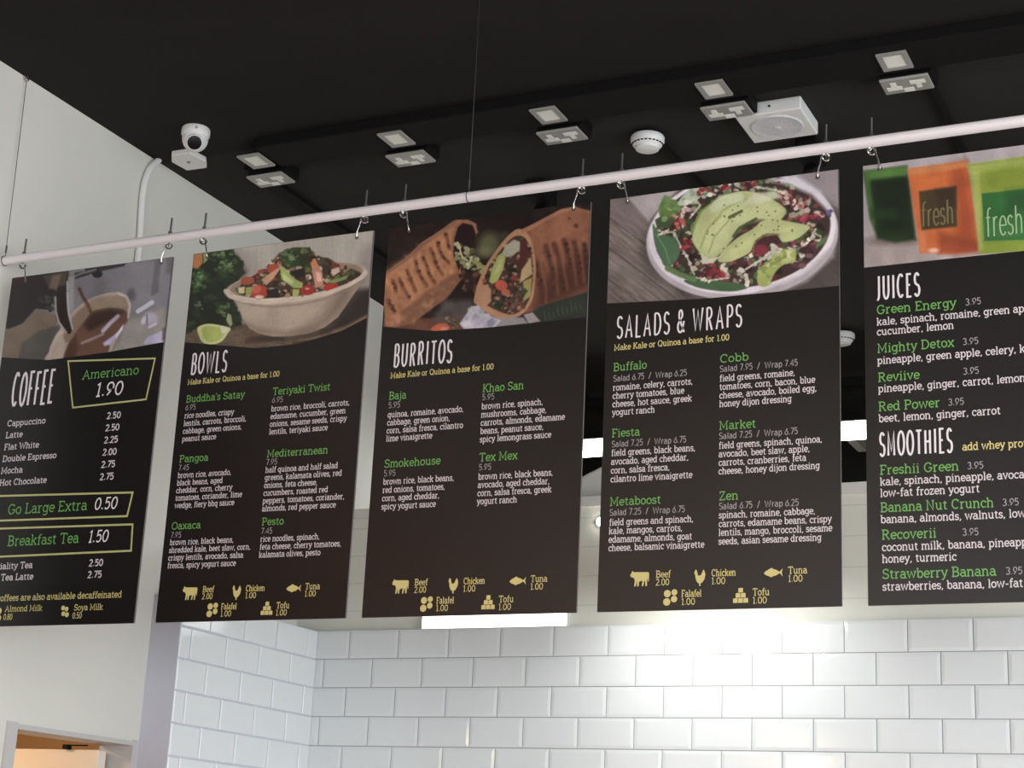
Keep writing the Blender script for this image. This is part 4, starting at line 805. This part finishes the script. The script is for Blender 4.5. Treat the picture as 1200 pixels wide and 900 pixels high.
def fit(P, u, v, w, h): return [(u + x * w, v + y * h) for x, y in P]
def extras(b, root, du):
    def cap(icon, a, c, u, v): words_('extra_price', [(a, u, v, .0146, .13, dict(xs=1.06 if len(a) < 6 else .90)), (c, u, v - .0176, .0138, .13, dict(width=.032))], M['ink_yellow'], icon)
    o = polys('beef_icon', [fit(COW, .078 + du, .055, .045, .036)], M['ink_yellow'], root); cap(o, 'Beef', '2.00', .139 + du, .074)
    o = polys('chicken_icon', [fit(HEN, .229 + du, .052, .026, .037)], M['ink_yellow'], root); cap(o, 'Chicken', '1.00', .269 + du, .073)
    o = polys('tuna_icon', [fit(FISH, .388 + du, .066, .042, .021)], M['ink_yellow'], root); cap(o, 'Tuna', '1.00', .442 + du, .073)
    o = polys('falafel_icon', [circ(.167 + du, .037, .0082), circ(.1835 + du, .0395, .0070), circ(.166 + du, .0185, .0085), circ(.183 + du, .0245, .0074)], M['ink_yellow'], root); cap(o, 'Falafel', '1.00', .200 + du, .029)
    cubes = []
    for r, n in enumerate((3, 2, 1)):
        for k in range(n):
            x = .336 + du + (k - n / 2) * .0118 + .0006; y = .0125 + r * .0112
            cubes.append([(x, y), (x + .0106, y), (x + .0106, y + .0088), (x + .009, y + .0102), (x + .0016, y + .0102), (x, y + .0088)])
    o = polys('tofu_icon', cubes, M['ink_yellow'], root); cap(o, 'Tofu', '1.00', .363 + du, .028)
def band(root, v): mesh_obj('footer_band', [(-BW / 2 + .0005, -.0003, .0005), (BW / 2 - .0005, -.0003, .0005), (BW / 2 - .0005, -.0003, v), (-BW / 2 + .0005, -.0003, v)], [(0, 1, 2, 3)], M['band'], root)
def title(s, u, v, uend, h, root, wt=.08, name='section_title'):
    return words_(name, [(s, u, v, h, wt, dict(width=uend - u, serif=False, jit=.02, track=.20))], M['ink_white'], root)
def note(root, u, v, uend): words_('base_note', [('Make Kale or Quinoa a base for 1.00', u, v, .0138, .15, dict(width=uend - u))], M['ink_yellow'], root)

# --- bowls
r = make_board(2, 'black menu board headed BOWLS with a photo of a heaped food bowl')
picture(2, r, [(0, .7495), (.127, .7284), (.23, .712), (.36, .7117), (.485, .7345), (.56, .7637)], paint_bowl, 200, 260, 5)
band(r, .104); title('BOWLS', .030, .657, .144, .0575, r, .085); note(r, .024, .629, .310)
K = fitx(2, 'brown rice, broccoli, carrots,', .232)
dish(2, r, .025, .580, "Buddha's Satay", .209, '6.95', .559, ['rice noodles, crispy', 'lentils, carrots, broccoli,', 'cabbage, green onions,', 'peanut sauce'], .537, .474, tx=K)
dish(2, r, .294, .580, 'Teriyaki Twist', .466, '6.95', .559, ['brown rice, broccoli, carrots,', 'edamame, cucumber, green', 'onions, sesame seeds, crispy', 'lentils, teriyaki sauce'], .536, .475, tx=K)
dish(2, r, .023, .418, 'Pangoa', .114, '7.45', .396, ['brown rice, avocado,', 'black beans, aged', 'cheddar, corn, cherry', 'tomatoes, coriander, lime', 'wedge, fiery bbq sauce'], .376, .296, tx=K)
dish(2, r, .293, .415, 'Mediterranean', .474, '7.95', .395, ['half quinoa and half salad', 'greens, kalamata olives, red', 'onions, feta cheese,', 'cucumbers, roasted red', 'peppers, tomatoes, coriander,', 'almonds, red pepper sauce'], .375, .275, tx=K)
dish(2, r, .020, .240, 'Oaxaca', .111, '7.95', .218, ['brown rice, black beans,', 'shredded kale, beet slaw, corn,', 'crispy lentils, avocado, salsa', 'fresca, spicy yogurt sauce'], .199, .139, tx=K)
dish(2, r, .296, .239, 'Pesto', .361, '7.45', .217, ['rice noodles, spinach,', 'feta cheese, cherry tomatoes,', 'kalamata olives, pesto'], .197, .157, tx=K)
extras(2, r, -.003)
# --- burritos
r = make_board(3, 'black menu board headed BURRITOS with a photo of grilled wraps')
picture(3, r, [(0, .7346), (.15, .7089), (.2935, .704), (.453, .7038), (.56, .7051)], paint_burrito, 440, 230, 4.615, 330, .97, .76)
title('BURRITOS', .040, .624, .204, .0585, r, .085); note(r, .034, .596, .319)
K = fitx(3, 'carrots, almonds, edamame', .220)
dish(3, r, .034, .541, 'Baja', .083, '5.95', .519, ['quinoa, romaine, avocado,', 'cabbage, green onion,', 'corn, salsa fresca, cilantro', 'lime vinaigrette'], .495, .434, tx=K)
dish(3, r, .292, .540, 'Khao San', .402, '5.95', .520, ['brown rice, spinach,', 'mushrooms, cabbage,', 'carrots, almonds, edamame', 'beans, peanut sauce,', 'spicy lemongrass sauce'], .497, .415, tx=K)
dish(3, r, .034, .368, 'Smokehouse', .189, '5.95', .346, ['brown rice, black beans,', 'red onions, tomatoes,', 'corn, aged cheddar,', 'spicy yogurt sauce'], .325, .263, tx=K)
dish(3, r, .293, .368, 'Tex Mex', .394, '5.95', .346, ['brown rice, black beans,', 'avocado, aged cheddar,', 'corn, salsa fresca, greek', 'yogurt ranch'], .323, .263, tx=K)
extras(3, r, 0)
# --- salads and wraps
r = make_board(4, 'black menu board headed SALADS & WRAPS with an avocado salad photo')
picture(4, r, [(0, .734), (.25, .7205), (.56, .7185)], paint_salad, 700, 190, 4.138, 330, 1.04, .80)
title('SALADS & WRAPS', .027, .644, .334, .0535, r, .08); note(r, .022, .615, .304)
K = fitx(4, 'romaine, celery, carrots,', .196)
def sw(a, c): return f'Salad {a}  /  Wrap {c}'
for u, v, n, ue, pr_, vp, ls, v0, v1 in (
    (.022, .5645, 'Buffalo', .105, sw('6.75', '6.25'), .539, ['romaine, celery, carrots,', 'cherry tomatoes, blue', 'cheese, hot sauce, greek', 'yogurt ranch'], .517, .457),
    (.282, .5625, 'Cobb', .350, sw('7.95', '7.45'), .5405, ['field greens, romaine,', 'tomatoes, corn, bacon, blue', 'cheese, avocado, boiled egg,', 'honey dijon dressing'], .518, .458),
    (.023, .405, 'Fiesta', .092, sw('7.25', '6.75'), .381, ['field greens, black beans,', 'avocado, aged cheddar,', 'corn, salsa fresca,', 'cilantro lime vinaigrette'], .360, .298),
    (.282, .405, 'Market', .368, sw('7.25', '6.75'), .383, ['field greens, spinach, quinoa,', 'avocado, beet slaw, apple,', 'carrots, cranberries, feta', 'cheese, honey dijon dressing'], .361, .302),
    (.023, .243, 'Metaboost', .147, sw('7.25', '6.75'), .220, ['field greens and spinach,', 'kale, mangos, carrots,', 'edamame, almonds, goat', 'cheese, balsamic vinaigrette'], .197, .138),
    (.284, .243, 'Zen', .329, sw('6.75', '6.25'), .222, ['spinach, romaine, cabbage,', 'carrots, edamame beans, crispy', 'lentils, mango, broccoli, sesame', 'seeds, asian sesame dressing'], .202, .143)):
    dish(4, r, u, v, n, ue, pr_, vp, ls, v0, v1, wp=.182, tx=K)
extras(4, r, 0)
# --- juices and smoothies
r = make_board(5, 'black menu board headed JUICES and SMOOTHIES, cut off by the right edge')
pp = picture(5, r, [(0, .7548), (.56, .7543)], paint_juice, 1000, 160, 5, 360, .95, .86)
def uvb(b, px, py): P = onY(px, py, 0); return P.x - BX[b], P.z - ZBD
def cup_word(s, x0, y0, x1, y1, m, hpx, wt, nat):
    u0, v0 = uvb(5, 1000 + x0 / 5, 160 + y0 / 5); u1, _ = uvb(5, 1000 + x1 / 5, 160 + y1 / 5); _, vt = uvb(5, 1000 + x0 / 5, 160 + (y0 - hpx) / 5)
    words_('cup_lettering', [(s, u0, v0, vt - v0, wt, dict(serif=False, track=.05, width=(u1 - u0) * nat))], m, pp, 3)
cup_word('freshii', 778, 590, 1000, 566, M['ink_cup'], 165, .05, natw('freshii', .05) / natw('fresh', .05))
cup_word('fresh', 400, 530, 592, 512, M['ink_cup_dim'], 140, .07, 1)
title('JUICES', .027, .677, .123, .0535, r, .085)
K = fitx(5, 'kale, spinach, romaine, green a', .302)
for u, v, n, ue, up, ls, v0, v1 in ((.027, .643, 'Green Energy', .200, .219, ['kale, spinach, romaine, green apple,', 'cucumber, lemon'], .617, .594),
    (.027, .554, 'Mighty Detox', .193, .211, ['pineapple, green apple, celery, kale'], .528, .528), (.028, .488, 'Reviive', .118, .210, ['pineapple, ginger, carrot, lemon'], .464, .464),
    (.028, .422, 'Red Power', .160, .177, ['beet, lemon, ginger, carrot'], .397, .397), (.029, .281, 'Freshii Green', .196, .213, ['kale, spinach, pineapple, avocado,', 'low-fat frozen yogurt'], .257, .232),
    (.029, .199, 'Banana Nut Crunch', .265, .282, ['banana, almonds, walnuts, low-fat milk'], .175, .175), (.031, .140, 'Recoverii', .146, .199, ['coconut milk, banana, pineapple,', 'honey, turmeric'], .115, .090),
    (.031, .056, 'Strawberry Banana', .265, .284, ['strawberries, banana, low-fat milk'], .031, .031)):
    dish(5, r, u, v, n, ue, '3.95', v + .001, ls, v0, v1, up=up, tx=K, pserif=True)
title('SMOOTHIES', .029, .321, .184, .0515, r, .085)
words_('base_note', [('add whey protein', .204, .323, .0160, .15, dict(xs=.124 / (natw('add whey pro', .03) * .0160)))], M['ink_yellow'], r)
# --- coffee
r = make_board(1, 'black menu board headed COFFEE with a poured cup photo, leftmost of the row')
picture(1, r, [(0, .7625), (.17, .7395), (.37, .7438), (.56, .7562)], paint_coffee, 0, 290, 5.714)
band(r, .108)
title('COFFEE', .057, .614, .204, .094, r, .075)
def outline(name, P, w, root):
    V, F = [], []; ribbon(V, F, P + [P[0]], w); return flat(name, V, F, M['ink_lime'], root)
o = outline('price_frame', [(.241, .730), (.536, .712), (.521, .599), (.277, .594)], .0048, r)
words_('featured_drink', [('Americano', .297, .673, .0245, .115, dict(width=.190))], M['ink_green'], o)
words_('featured_price', [('1.90', .348, .620, .036, .13, dict(width=.092, ital=.08))], M['ink_white'], o)
o = outline('price_frame', [(.014, .360), (.511, .345), (.501, .282), (.020, .290)], .0052, r)
words_('featured_drink', [('Go Large Extra', .096, .306, .0265, .12, dict(width=.270))], M['ink_green'], o)
words_('featured_price', [('0.50', .389, .305, .030, .13, dict(width=.075, ital=.1))], M['ink_white'], o)
o = outline('price_frame', [(.016, .268), (.522, .259), (.526, .189), (.020, .189)], .0052, r)
words_('featured_drink', [('Breakfast Tea', .110, .218, .0265, .12, dict(width=.241))], M['ink_green'], o)
words_('featured_price', [('1.50', .382, .217, .030, .13, dict(width=.065, ital=.1))], M['ink_white'], o)
XN = .187 / (natw('Double Espresso', .03) * .0160)
for k, (n, pr_) in enumerate((('Cappuccino', '2.50'), ('Latte', '2.50'), ('Flat White', '2.25'), ('Double Espresso', '2.00'), ('Mocha', '2.75'), ('Hot Chocolate', '2.75'))):
    v = .557 - k * .0338; o = words_('drink_name', [(n, .054, v, .0160, .17, dict(xs=XN))], M['ink_text'], r)
    words_('drink_price', [(pr_, .397, v - .003, .0165, .20, dict(width=.046))], M['ink_text'], o)
for n, ue, v, pr_ in (('Speciality Tea', .206, .155, '2.50'), ('Chai / Tea Latte', .213, .124, '2.75')):
    wd = natw(n, .03) * .0162 * XN; o = words_('drink_name', [(n, ue - wd, v, .0162, .17, dict(xs=XN))], M['ink_text'], r)
    words_('drink_price', [(pr_, .394, v - .002, .0165, .20, dict(width=.046))], M['ink_text'], o)
s_ = 'All coffees are also available decaffeinated'
words_('base_note', [(s_, .062, .068, .0162, .14, dict(width=.450))], M['ink_yellow'], r)
o = polys('almond_icon', [circ(.095, .043, .009), circ(.112, .041, .0085), circ(.096, .024, .009), circ(.113, .022, .0085)], M['ink_yellow'], r)
words_('extra_price', [('Almond Milk', .131, .039, .0150, .12, dict(width=.126)), ('0.80', .129, .017, .0150, .12, dict(xs=.92))], M['ink_yellow'], o)
o = polys('soya_icon', [circ(.326, .044, .0064), circ(.338, .041, .0062), circ(.329, .029, .0064), circ(.341, .026, .0066)], M['ink_yellow'], r)
words_('extra_price', [('Soya Milk', .362, .037, .0150, .12, dict(width=.094)), ('0.50', .360, .016, .0150, .12, dict(xs=.92))], M['ink_yellow'], o)

# ------------------------------------------------------------------ ceiling fittings
def at_root(o, root):
    o.parent = root; o.matrix_parent_inverse = Matrix.Translation(-Vector(root.location)); return o
ORD = ['above the coffee board, nearest the side wall', 'between the camera and the tall wire', 'just right of the tall wire', 'left of the square speaker', 'nearest the right edge']
ORD2 = ['nearest the side wall', 'left of the tall wire', 'left of the smoke alarm', 'touching the square speaker', 'nearest the right edge']
ORD = ['nearest the side wall', 'second from the side wall', 'middle one, right of the tall wire', 'up and left of the square speaker', 'nearest the right edge']
sx0 = -2.99
def make_square():
    t = thing('ceiling_spotlight', '-', 'ceiling light', (0, 0, 0))
    bm = bmesh.new(); w, l, f = .041, .050, .013
    o_ = [(-w, -l), (w, -l), (w, l), (-w, l)]; i_ = [(-w + f, -l + f), (w - f, -l + f), (w - f, l - f), (-w + f, l - f)]
    V0 = [bm.verts.new((x, y, 0)) for x, y in o_]; V1 = [bm.verts.new((x, y, -.006)) for x, y in o_]
    V2 = [bm.verts.new((x, y, -.006)) for x, y in i_]; V3 = [bm.verts.new((x, y, -.001)) for x, y in i_]
    for A, B in ((V0, V1), (V1, V2), (V2, V3)):
        for k in range(4): bm.faces.new((A[k], A[(k + 1) % 4], B[(k + 1) % 4], B[k]))
    bm.faces.new(V0); bm_obj('frame', bm, M['plate'], t)
    boxes('lens', [((-w + f + .001, -l + f + .001, -.0035), (w - f - .001, l - f - .001, -.0009))], M['lens'], t, .001)
    return t
def make_wide():
    t = thing('twin_lens_light', '-', 'ceiling light', (0, 0, 0))
    boxes('housing', [((-.068, -.035, 0), (.078, .05, .05))], M['black'], t, .003)
    boxes('lens_plate', [((-.068, -.045, -.008), (.068, .045, 0))], M['plate'], t, .003)
    z0, z1 = -.0095, -.0078
    def patch(lst): return boxes('white_reflector', [((a, b, z0), (c, d, z1)) for a, b, c, d in [(q[0], -q[3], q[2], -q[1]) for q in lst]], M['lens'], t)
    patch([(-.056, -.020, -.014, .000), (-.042, 0, -.026, .026)]); patch([(-.012, -.038, .016, -.016)]); patch([(.012, .004, .054, .024), (.026, -.022, .040, .004)])
    return t
sq = make_square(); wd = make_wide()
for k in range(5):
    a = sq if k == 0 else copy_tree(sq); a.location = (-2.990 + .5163 * k, .687, 3.795)
    tag(a, 'small square framed light in the black beam, ' + ORD[k], 'ceiling light', 'square lights along the black beam')
    a = wd if k == 0 else copy_tree(wd); a.location = (-3.02 + .5245 * k, .822, 3.790)
    tag(a, 'wide pale twin-lens light behind the black beam, ' + ['nearest the side wall', 'second from the side wall', 'right of the tall wire', 'overlapping the square speaker', 'nearest the right edge'][k], 'ceiling light', 'wide lights behind the black beam')
# turret camera
c0 = Vector((-3.088, .487, ZC)); t = thing('security_camera', 'white turret security camera on the black ceiling near the side wall', 'security camera', c0)
bm = bmesh.new(); lathe(bm, [(.043, 0), (.045, -.004), (.045, -.022), (.042, -.028)], c0, (0, 0, 1), 36); at_root(bm_obj('mount_ring', bm, M['white'], smooth=True), t)
bm = bmesh.new(); lathe(bm, [(.041, -.026)] + [(.041 * math.cos(math.radians(a)), -.034 - .043 * math.sin(math.radians(a))) for a in range(0, 91, 9)], c0, (0, 0, 1), 36); eb = at_root(bm_obj('eyeball', bm, M['white'], smooth=True), t)
dv = (Vector(CAM) - c0); dv = Vector((dv.x * .95, dv.y, -3.1)).normalized(); ce = c0 + Vector((0, 0, -.040))
bm = bmesh.new(); lathe(bm, [(.027, .022), (.027, .034), (.0245, .040), (.022, .0405)], ce, dv, 30); at_root(bm_obj('lens_bezel', bm, M['white'], smooth=True), t)
bm = bmesh.new(); lathe(bm, [(.0222, .034), (.0222, .0415), (.012, .0435)], ce, dv, 30); at_root(bm_obj('lens', bm, M['lensblack'], smooth=True), t)
hd = Vector((CAM[0] - c0.x, CAM[1] - c0.y, 0)).normalized(); bm = bmesh.new(); lathe(bm, [(.006, 0), (.0055, .0012)], c0 + hd * .0445 + Vector((0, 0, -.013)), hd, 4); at_root(bm_obj('maker_badge', bm, M['grey']), t)
# junction box
t = thing('junction_box', 'flat grey junction box on the ceiling just below the security camera', 'junction box', (-3.218, .63, ZC))
bm = bmesh.new(); P = [tuple(onZ(*q, 3.817))[:2] for q in ((201, 182), (222, 179), (241, 189), (242, 197), (219, 200), (201, 190))]; jx = sum(p[0] for p in P) / 6; jy = sum(p[1] for p in P) / 6
top = [bm.verts.new((x, y, ZC)) for x, y in P]; lo = [bm.verts.new((x, y, 3.819)) for x, y in P]; cen = [bm.verts.new((jx + (x - jx) * .94, jy + (y - jy) * .94, 3.816)) for x, y in P]
for A, B in ((top, lo), (lo, cen)):
    for k in range(6): bm.faces.new((A[k], A[(k + 1) % 6], B[(k + 1) % 6], B[k]))
bm.faces.new(cen); bm.faces.new(top[::-1]); at_root(bm_obj('box', bm, M['white']), t)
bm = bmesh.new(); lathe(bm, [(.006, 0), (.006, -.0015), (.004, -.0025)], (jx, jy, 3.816), (0, 0, 1), 12); at_root(bm_obj('screw', bm, M['steel'], smooth=True), t)
# smoke alarms
def smoke(loc, label, s=1.0):
    t = thing('smoke_alarm', label, 'smoke alarm', loc); L = Vector(loc)
    bm = bmesh.new(); lathe(bm, [(.040 * s, 0), (.040 * s, -.012 * s)], L, (0, 0, 1), 36); at_root(bm_obj('base', bm, M['black'], smooth=True), t)
    bm = bmesh.new(); lathe(bm, [(.050 * s, -.012 * s), (.0525 * s, -.016 * s), (.052 * s, -.030 * s), (.046 * s, -.040 * s), (.040 * s, -.046 * s)], L, (0, 0, 1), 40); at_root(bm_obj('cover', bm, M['white'], smooth=True), t)
    bm = bmesh.new(); lathe(bm, [(.039 * s, -.046 * s), (.036 * s, -.054 * s), (.026 * s, -.058 * s), (.008 * s, -.059 * s)], L, (0, 0, 1), 40); at_root(bm_obj('sensor_cap', bm, M['white'], smooth=True), t)
    bm = bmesh.new()
    for k in range(24):
        a = 2 * PI * k / 24; r = .0475 * s
        m_ = Matrix.Translation(L + Vector((r * math.cos(a), r * math.sin(a), -.0395 * s))) @ Matrix.Rotation(a, 4, 'Z')
        bmesh.ops.create_cube(bm, size=1, matrix=m_ @ Matrix.Diagonal((.004 * s, .007 * s, .003 * s, 1)))
    at_root(bm_obj('vent_slots', bm, M['dark']), t)
smoke((-1.755, .985, ZC), 'white round smoke alarm on the ceiling left of the square speaker')
smoke((-1.68, 3.06, ZC), 'white round smoke alarm glimpsed between the salads and juices boards')
# square speaker
L = Vector((-1.342, .98, ZC)); t = thing('ceiling_speaker', 'white square box speaker with a round grille under the ceiling', 'speaker', L)
bm = bmesh.new(); box(bm, (-1.442, .884, 3.790), (-1.243, 1.076, ZC), .004); at_root(bm_obj('cabinet', bm, M['white']), t)
bm = bmesh.new(); lathe(bm, [(.078, 0), (.078, -.0022), (.074, -.004), (.070, -.0028), (.040, -.0048), (.012, -.0056), (.010, -.0075), (.002, -.008)], (L.x, L.y, 3.790), (0, 0, 1), 44)
gm = mat('grille', (196, 197, 198), 0.5); nt = gm.node_tree; tc = nt.nodes.new('ShaderNodeTexCoord'); vo = nt.nodes.new('ShaderNodeTexVoronoi'); vo.inputs['Scale'].default_value = 260
rp = nt.nodes.new('ShaderNodeValToRGB'); rp.color_ramp.elements[0].color = (*s2l((150, 151, 154)), 1); rp.color_ramp.elements[1].color = (*s2l((206, 207, 208)), 1); rp.color_ramp.elements[1].position = .5
nt.links.new(tc.outputs['Object'], vo.inputs['Vector']); nt.links.new(vo.outputs['Distance'], rp.inputs['Fac']); nt.links.new(rp.outputs['Color'], nt.nodes['Principled BSDF'].inputs['Base Color'])
at_root(bm_obj('round_grille', bm, gm, smooth=True), t)
bm = bmesh.new(); lathe(bm, [(.004, 0), (.004, .002)], (L.x + .005, .884, 3.812), (0, -1, 0), 10); at_root(bm_obj('screw', bm, M['steel'], smooth=True), t)
# conduits
def conduit(name, pts, r, m, label, n=12):
    bm = bmesh.new(); tube(bm, pts, r, n); o = bm_obj(name, bm, m, smooth=True); return tag(o, label, 'conduit')
cx = XL + .012
def wallpt(px, py): P = onX(px, py, cx); return (cx, P.y, P.z)
q = [wallpt(*a) for a in ((183, 190), (179, 193.5), (174, 201), (169.5, 214), (167, 232), (165.5, 255), (164, 285))]
q.insert(0, (cx, q[0][1] + .012, ZC - .001)); q.append((cx, q[-1][1], DZ + .35))
conduit('wall_conduit', q, .011, M['white'], 'white curved conduit running down the side wall left of the bowls board')
conduit('ceiling_conduit', [(-1.735, 1.05, ZC - .009), (-1.70, 2.2, ZC - .009), (-1.69, 3.0, ZC - .009)], .009, M['black'], 'black conduit along the ceiling behind the smoke alarm')
conduit('ceiling_conduit', [(-.872, .86, ZC - .011), (-.88, 2.0, ZC - .011), (-.885, 4.5, ZC - .011)], .011, M['black'], 'black conduit along the ceiling at the upper right')
bm = bmesh.new(); box(bm, (XL + .001, -.16 + .66, 3.19), (XL + .006, .54, 3.225), .001)
tag(bm_obj('wall_clip', bm, M['grey']), 'small grey clip on the side wall above the coffee board', 'clip')
# black spotlights showing below the rail
def black_spot(px, py, label):
    P = onZ(px, py, 3.78); t = thing('black_spotlight', label, 'spotlight', (P.x, P.y, ZC)); x, y = P.x, P.y
    at_root(boxes('gear_box', [((x - .033, y - .06, 3.775), (x + .033, y + .06, ZC))], M['black'], None, .003), t)
    bm = bmesh.new(); tube(bm, [(x, y + .02, 3.776), (x, y + .02, 3.755)], .008, 10); at_root(bm_obj('swivel', bm, M['black'], smooth=True), t)
    bm = bmesh.new(); lathe(bm, [(.020, -.03), (.026, -.022), (.026, .03), (.022, .032)], (x, y + .02, 3.738), (0, .7, -.5), 22); h = at_root(bm_obj('lamp_head', bm, M['black'], smooth=True), t)
    bm = bmesh.new(); lathe(bm, [(.0215, 0), (.018, .002)], Vector((x, y + .02, 3.738)) + Vector((0, .7, -.5)).normalized() * .031, (0, .7, -.5), 22); at_root(bm_obj('lamp_glass', bm, M['plate'], smooth=True), h)
black_spot(634, 234, 'black spotlight showing below the rail above the burritos board')
black_spot(950, 187, 'black spotlight showing below the rail above the salads board')
# kitchen battens
for k, (kx, ky) in enumerate(KIT):
    t = thing('light_batten', ['bright white light batten glimpsed between the burritos and salads boards', 'bright white light batten glimpsed between the salads and juices boards'][k], 'ceiling light', (kx, ky, ZC), 'bright kitchen light battens')
    at_root(boxes('body', [((kx - .30, ky - .11, 3.50), (kx + .30, ky + .11, 3.53))], M['black'], None, .004), t)
    at_root(boxes('diffuser', [((kx - .29, ky - .10, 3.47), (kx + .29, ky + .10, 3.501))], M['glow'], None, .006), t)
    bm = bmesh.new()
    for s in (-.2, .2): tube(bm, [(kx + s, ky, 3.53), (kx + s, ky, ZC)], .004, 8)
    at_root(bm_obj('hanger', bm, M['black']), t)
# cassette beside the right batten, sloped duct behind the bulkhead
P = onZ(1003, 520, 3.6); t = thing('ceiling_cassette', 'pale square ceiling unit just below the right-hand bright batten', 'ceiling unit', (P.x + .12, P.y + .05, ZC))
at_root(boxes('casing', [((P.x - .03, P.y - .14, 3.60), (P.x + .40, P.y + .16, 3.63)), ((P.x + .1, P.y, 3.63), (P.x + .14, P.y + .04, ZC))], M['white'], None, .006), t)
at_root(boxes('louvre', [((P.x + .02 + .08 * k, P.y - .10, 3.595), (P.x + .07 + .08 * k, P.y + .18, 3.601)) for k in range(4)], M['grey'], None, .001), t)
A, B = (onY(x, y, 1.80) for x, y in ((662, 568), (730, 533))); C_, D_ = Vector((B.x, 1.80, ZB + .004)), Vector((A.x, 1.80, ZB + .004))
bm = bmesh.new(); f0 = [bm.verts.new(p) for p in (A, B, C_, D_)]; f1 = [bm.verts.new(p + Vector((0, .06, 0))) for p in (A, B, C_, D_)]
bm.faces.new(f0); bm.faces.new(f1[::-1])
for k in range(4): bm.faces.new((f0[k], f0[(k + 1) % 4], f1[(k + 1) % 4], f1[k]))
bmesh.ops.bevel(bm, geom=list(bm.edges), offset=.008, segments=2, affect='EDGES')
tag(bm_obj('sloped_duct', bm, M['wall_grey']), 'pale boxed duct with a sloping top glimpsed above the bulkhead', 'duct')
# soffit light panel, downlight and small lamp
A, B = onY(494, 730, BH - .03), onY(664, 725, BH - .03)
t = thing('wall_light_panel', 'white lit panel on the upper wall above the tiles, below the burritos board', 'light panel', ((A.x + B.x) / 2, BH, BZ))
at_root(boxes('backing', [((A.x, BH - .026, ZT + .002), (B.x, BH, ZT + .075))], M['white'], None, .001), t)
at_root(boxes('diffuser', [((A.x + .002, BH - .030, ZT + .003), (B.x - .002, BH - .025, ZT + .074))], M['glow_soft'], None, .001), t)
t = thing('wall_washer', 'wall washer lamp on the upper wall above the brightest tiles', 'lamp', (-1.72, BH, 2.52))
at_root(boxes('casing', [((-1.98, 1.33, 2.505), (-1.45, 1.43, 2.535)), ((-1.93, 1.43, 2.51), (-1.90, BH, 2.53)), ((-1.60, 1.43, 2.51), (-1.57, BH, 2.53))], M['white'], None, .003), t)
for sx_ in (-1.93, -1.74, -1.52):
    bm = bmesh.new(); lathe(bm, [(.022, 0), (.022, -.005), (.018, -.008)], (sx_, 1.38, 2.505), (0, 0, 1), 20); at_root(bm_obj('lamp_glass', bm, M['glow'], smooth=True), t)
P = onY(705, 612, BH); t = thing('bulkhead_lamp', 'small round white lamp on the bulkhead behind the edge of the salads board', 'lamp', (P.x, BH, P.z))
bm = bmesh.new(); lathe(bm, [(.020, 0), (.020, .006), (.012, .010)], (P.x, BH, P.z), (0, -1, 0), 24); at_root(bm_obj('base', bm, M['white'], smooth=True), t)
bm = bmesh.new(); lathe(bm, [(.013 * math.cos(math.radians(a)) + .001, .010 + .014 * math.sin(math.radians(a))) for a in range(0, 91, 10)], (P.x, BH, P.z), (0, -1, 0), 24); at_root(bm_obj('globe', bm, M['glow'], smooth=True), t)
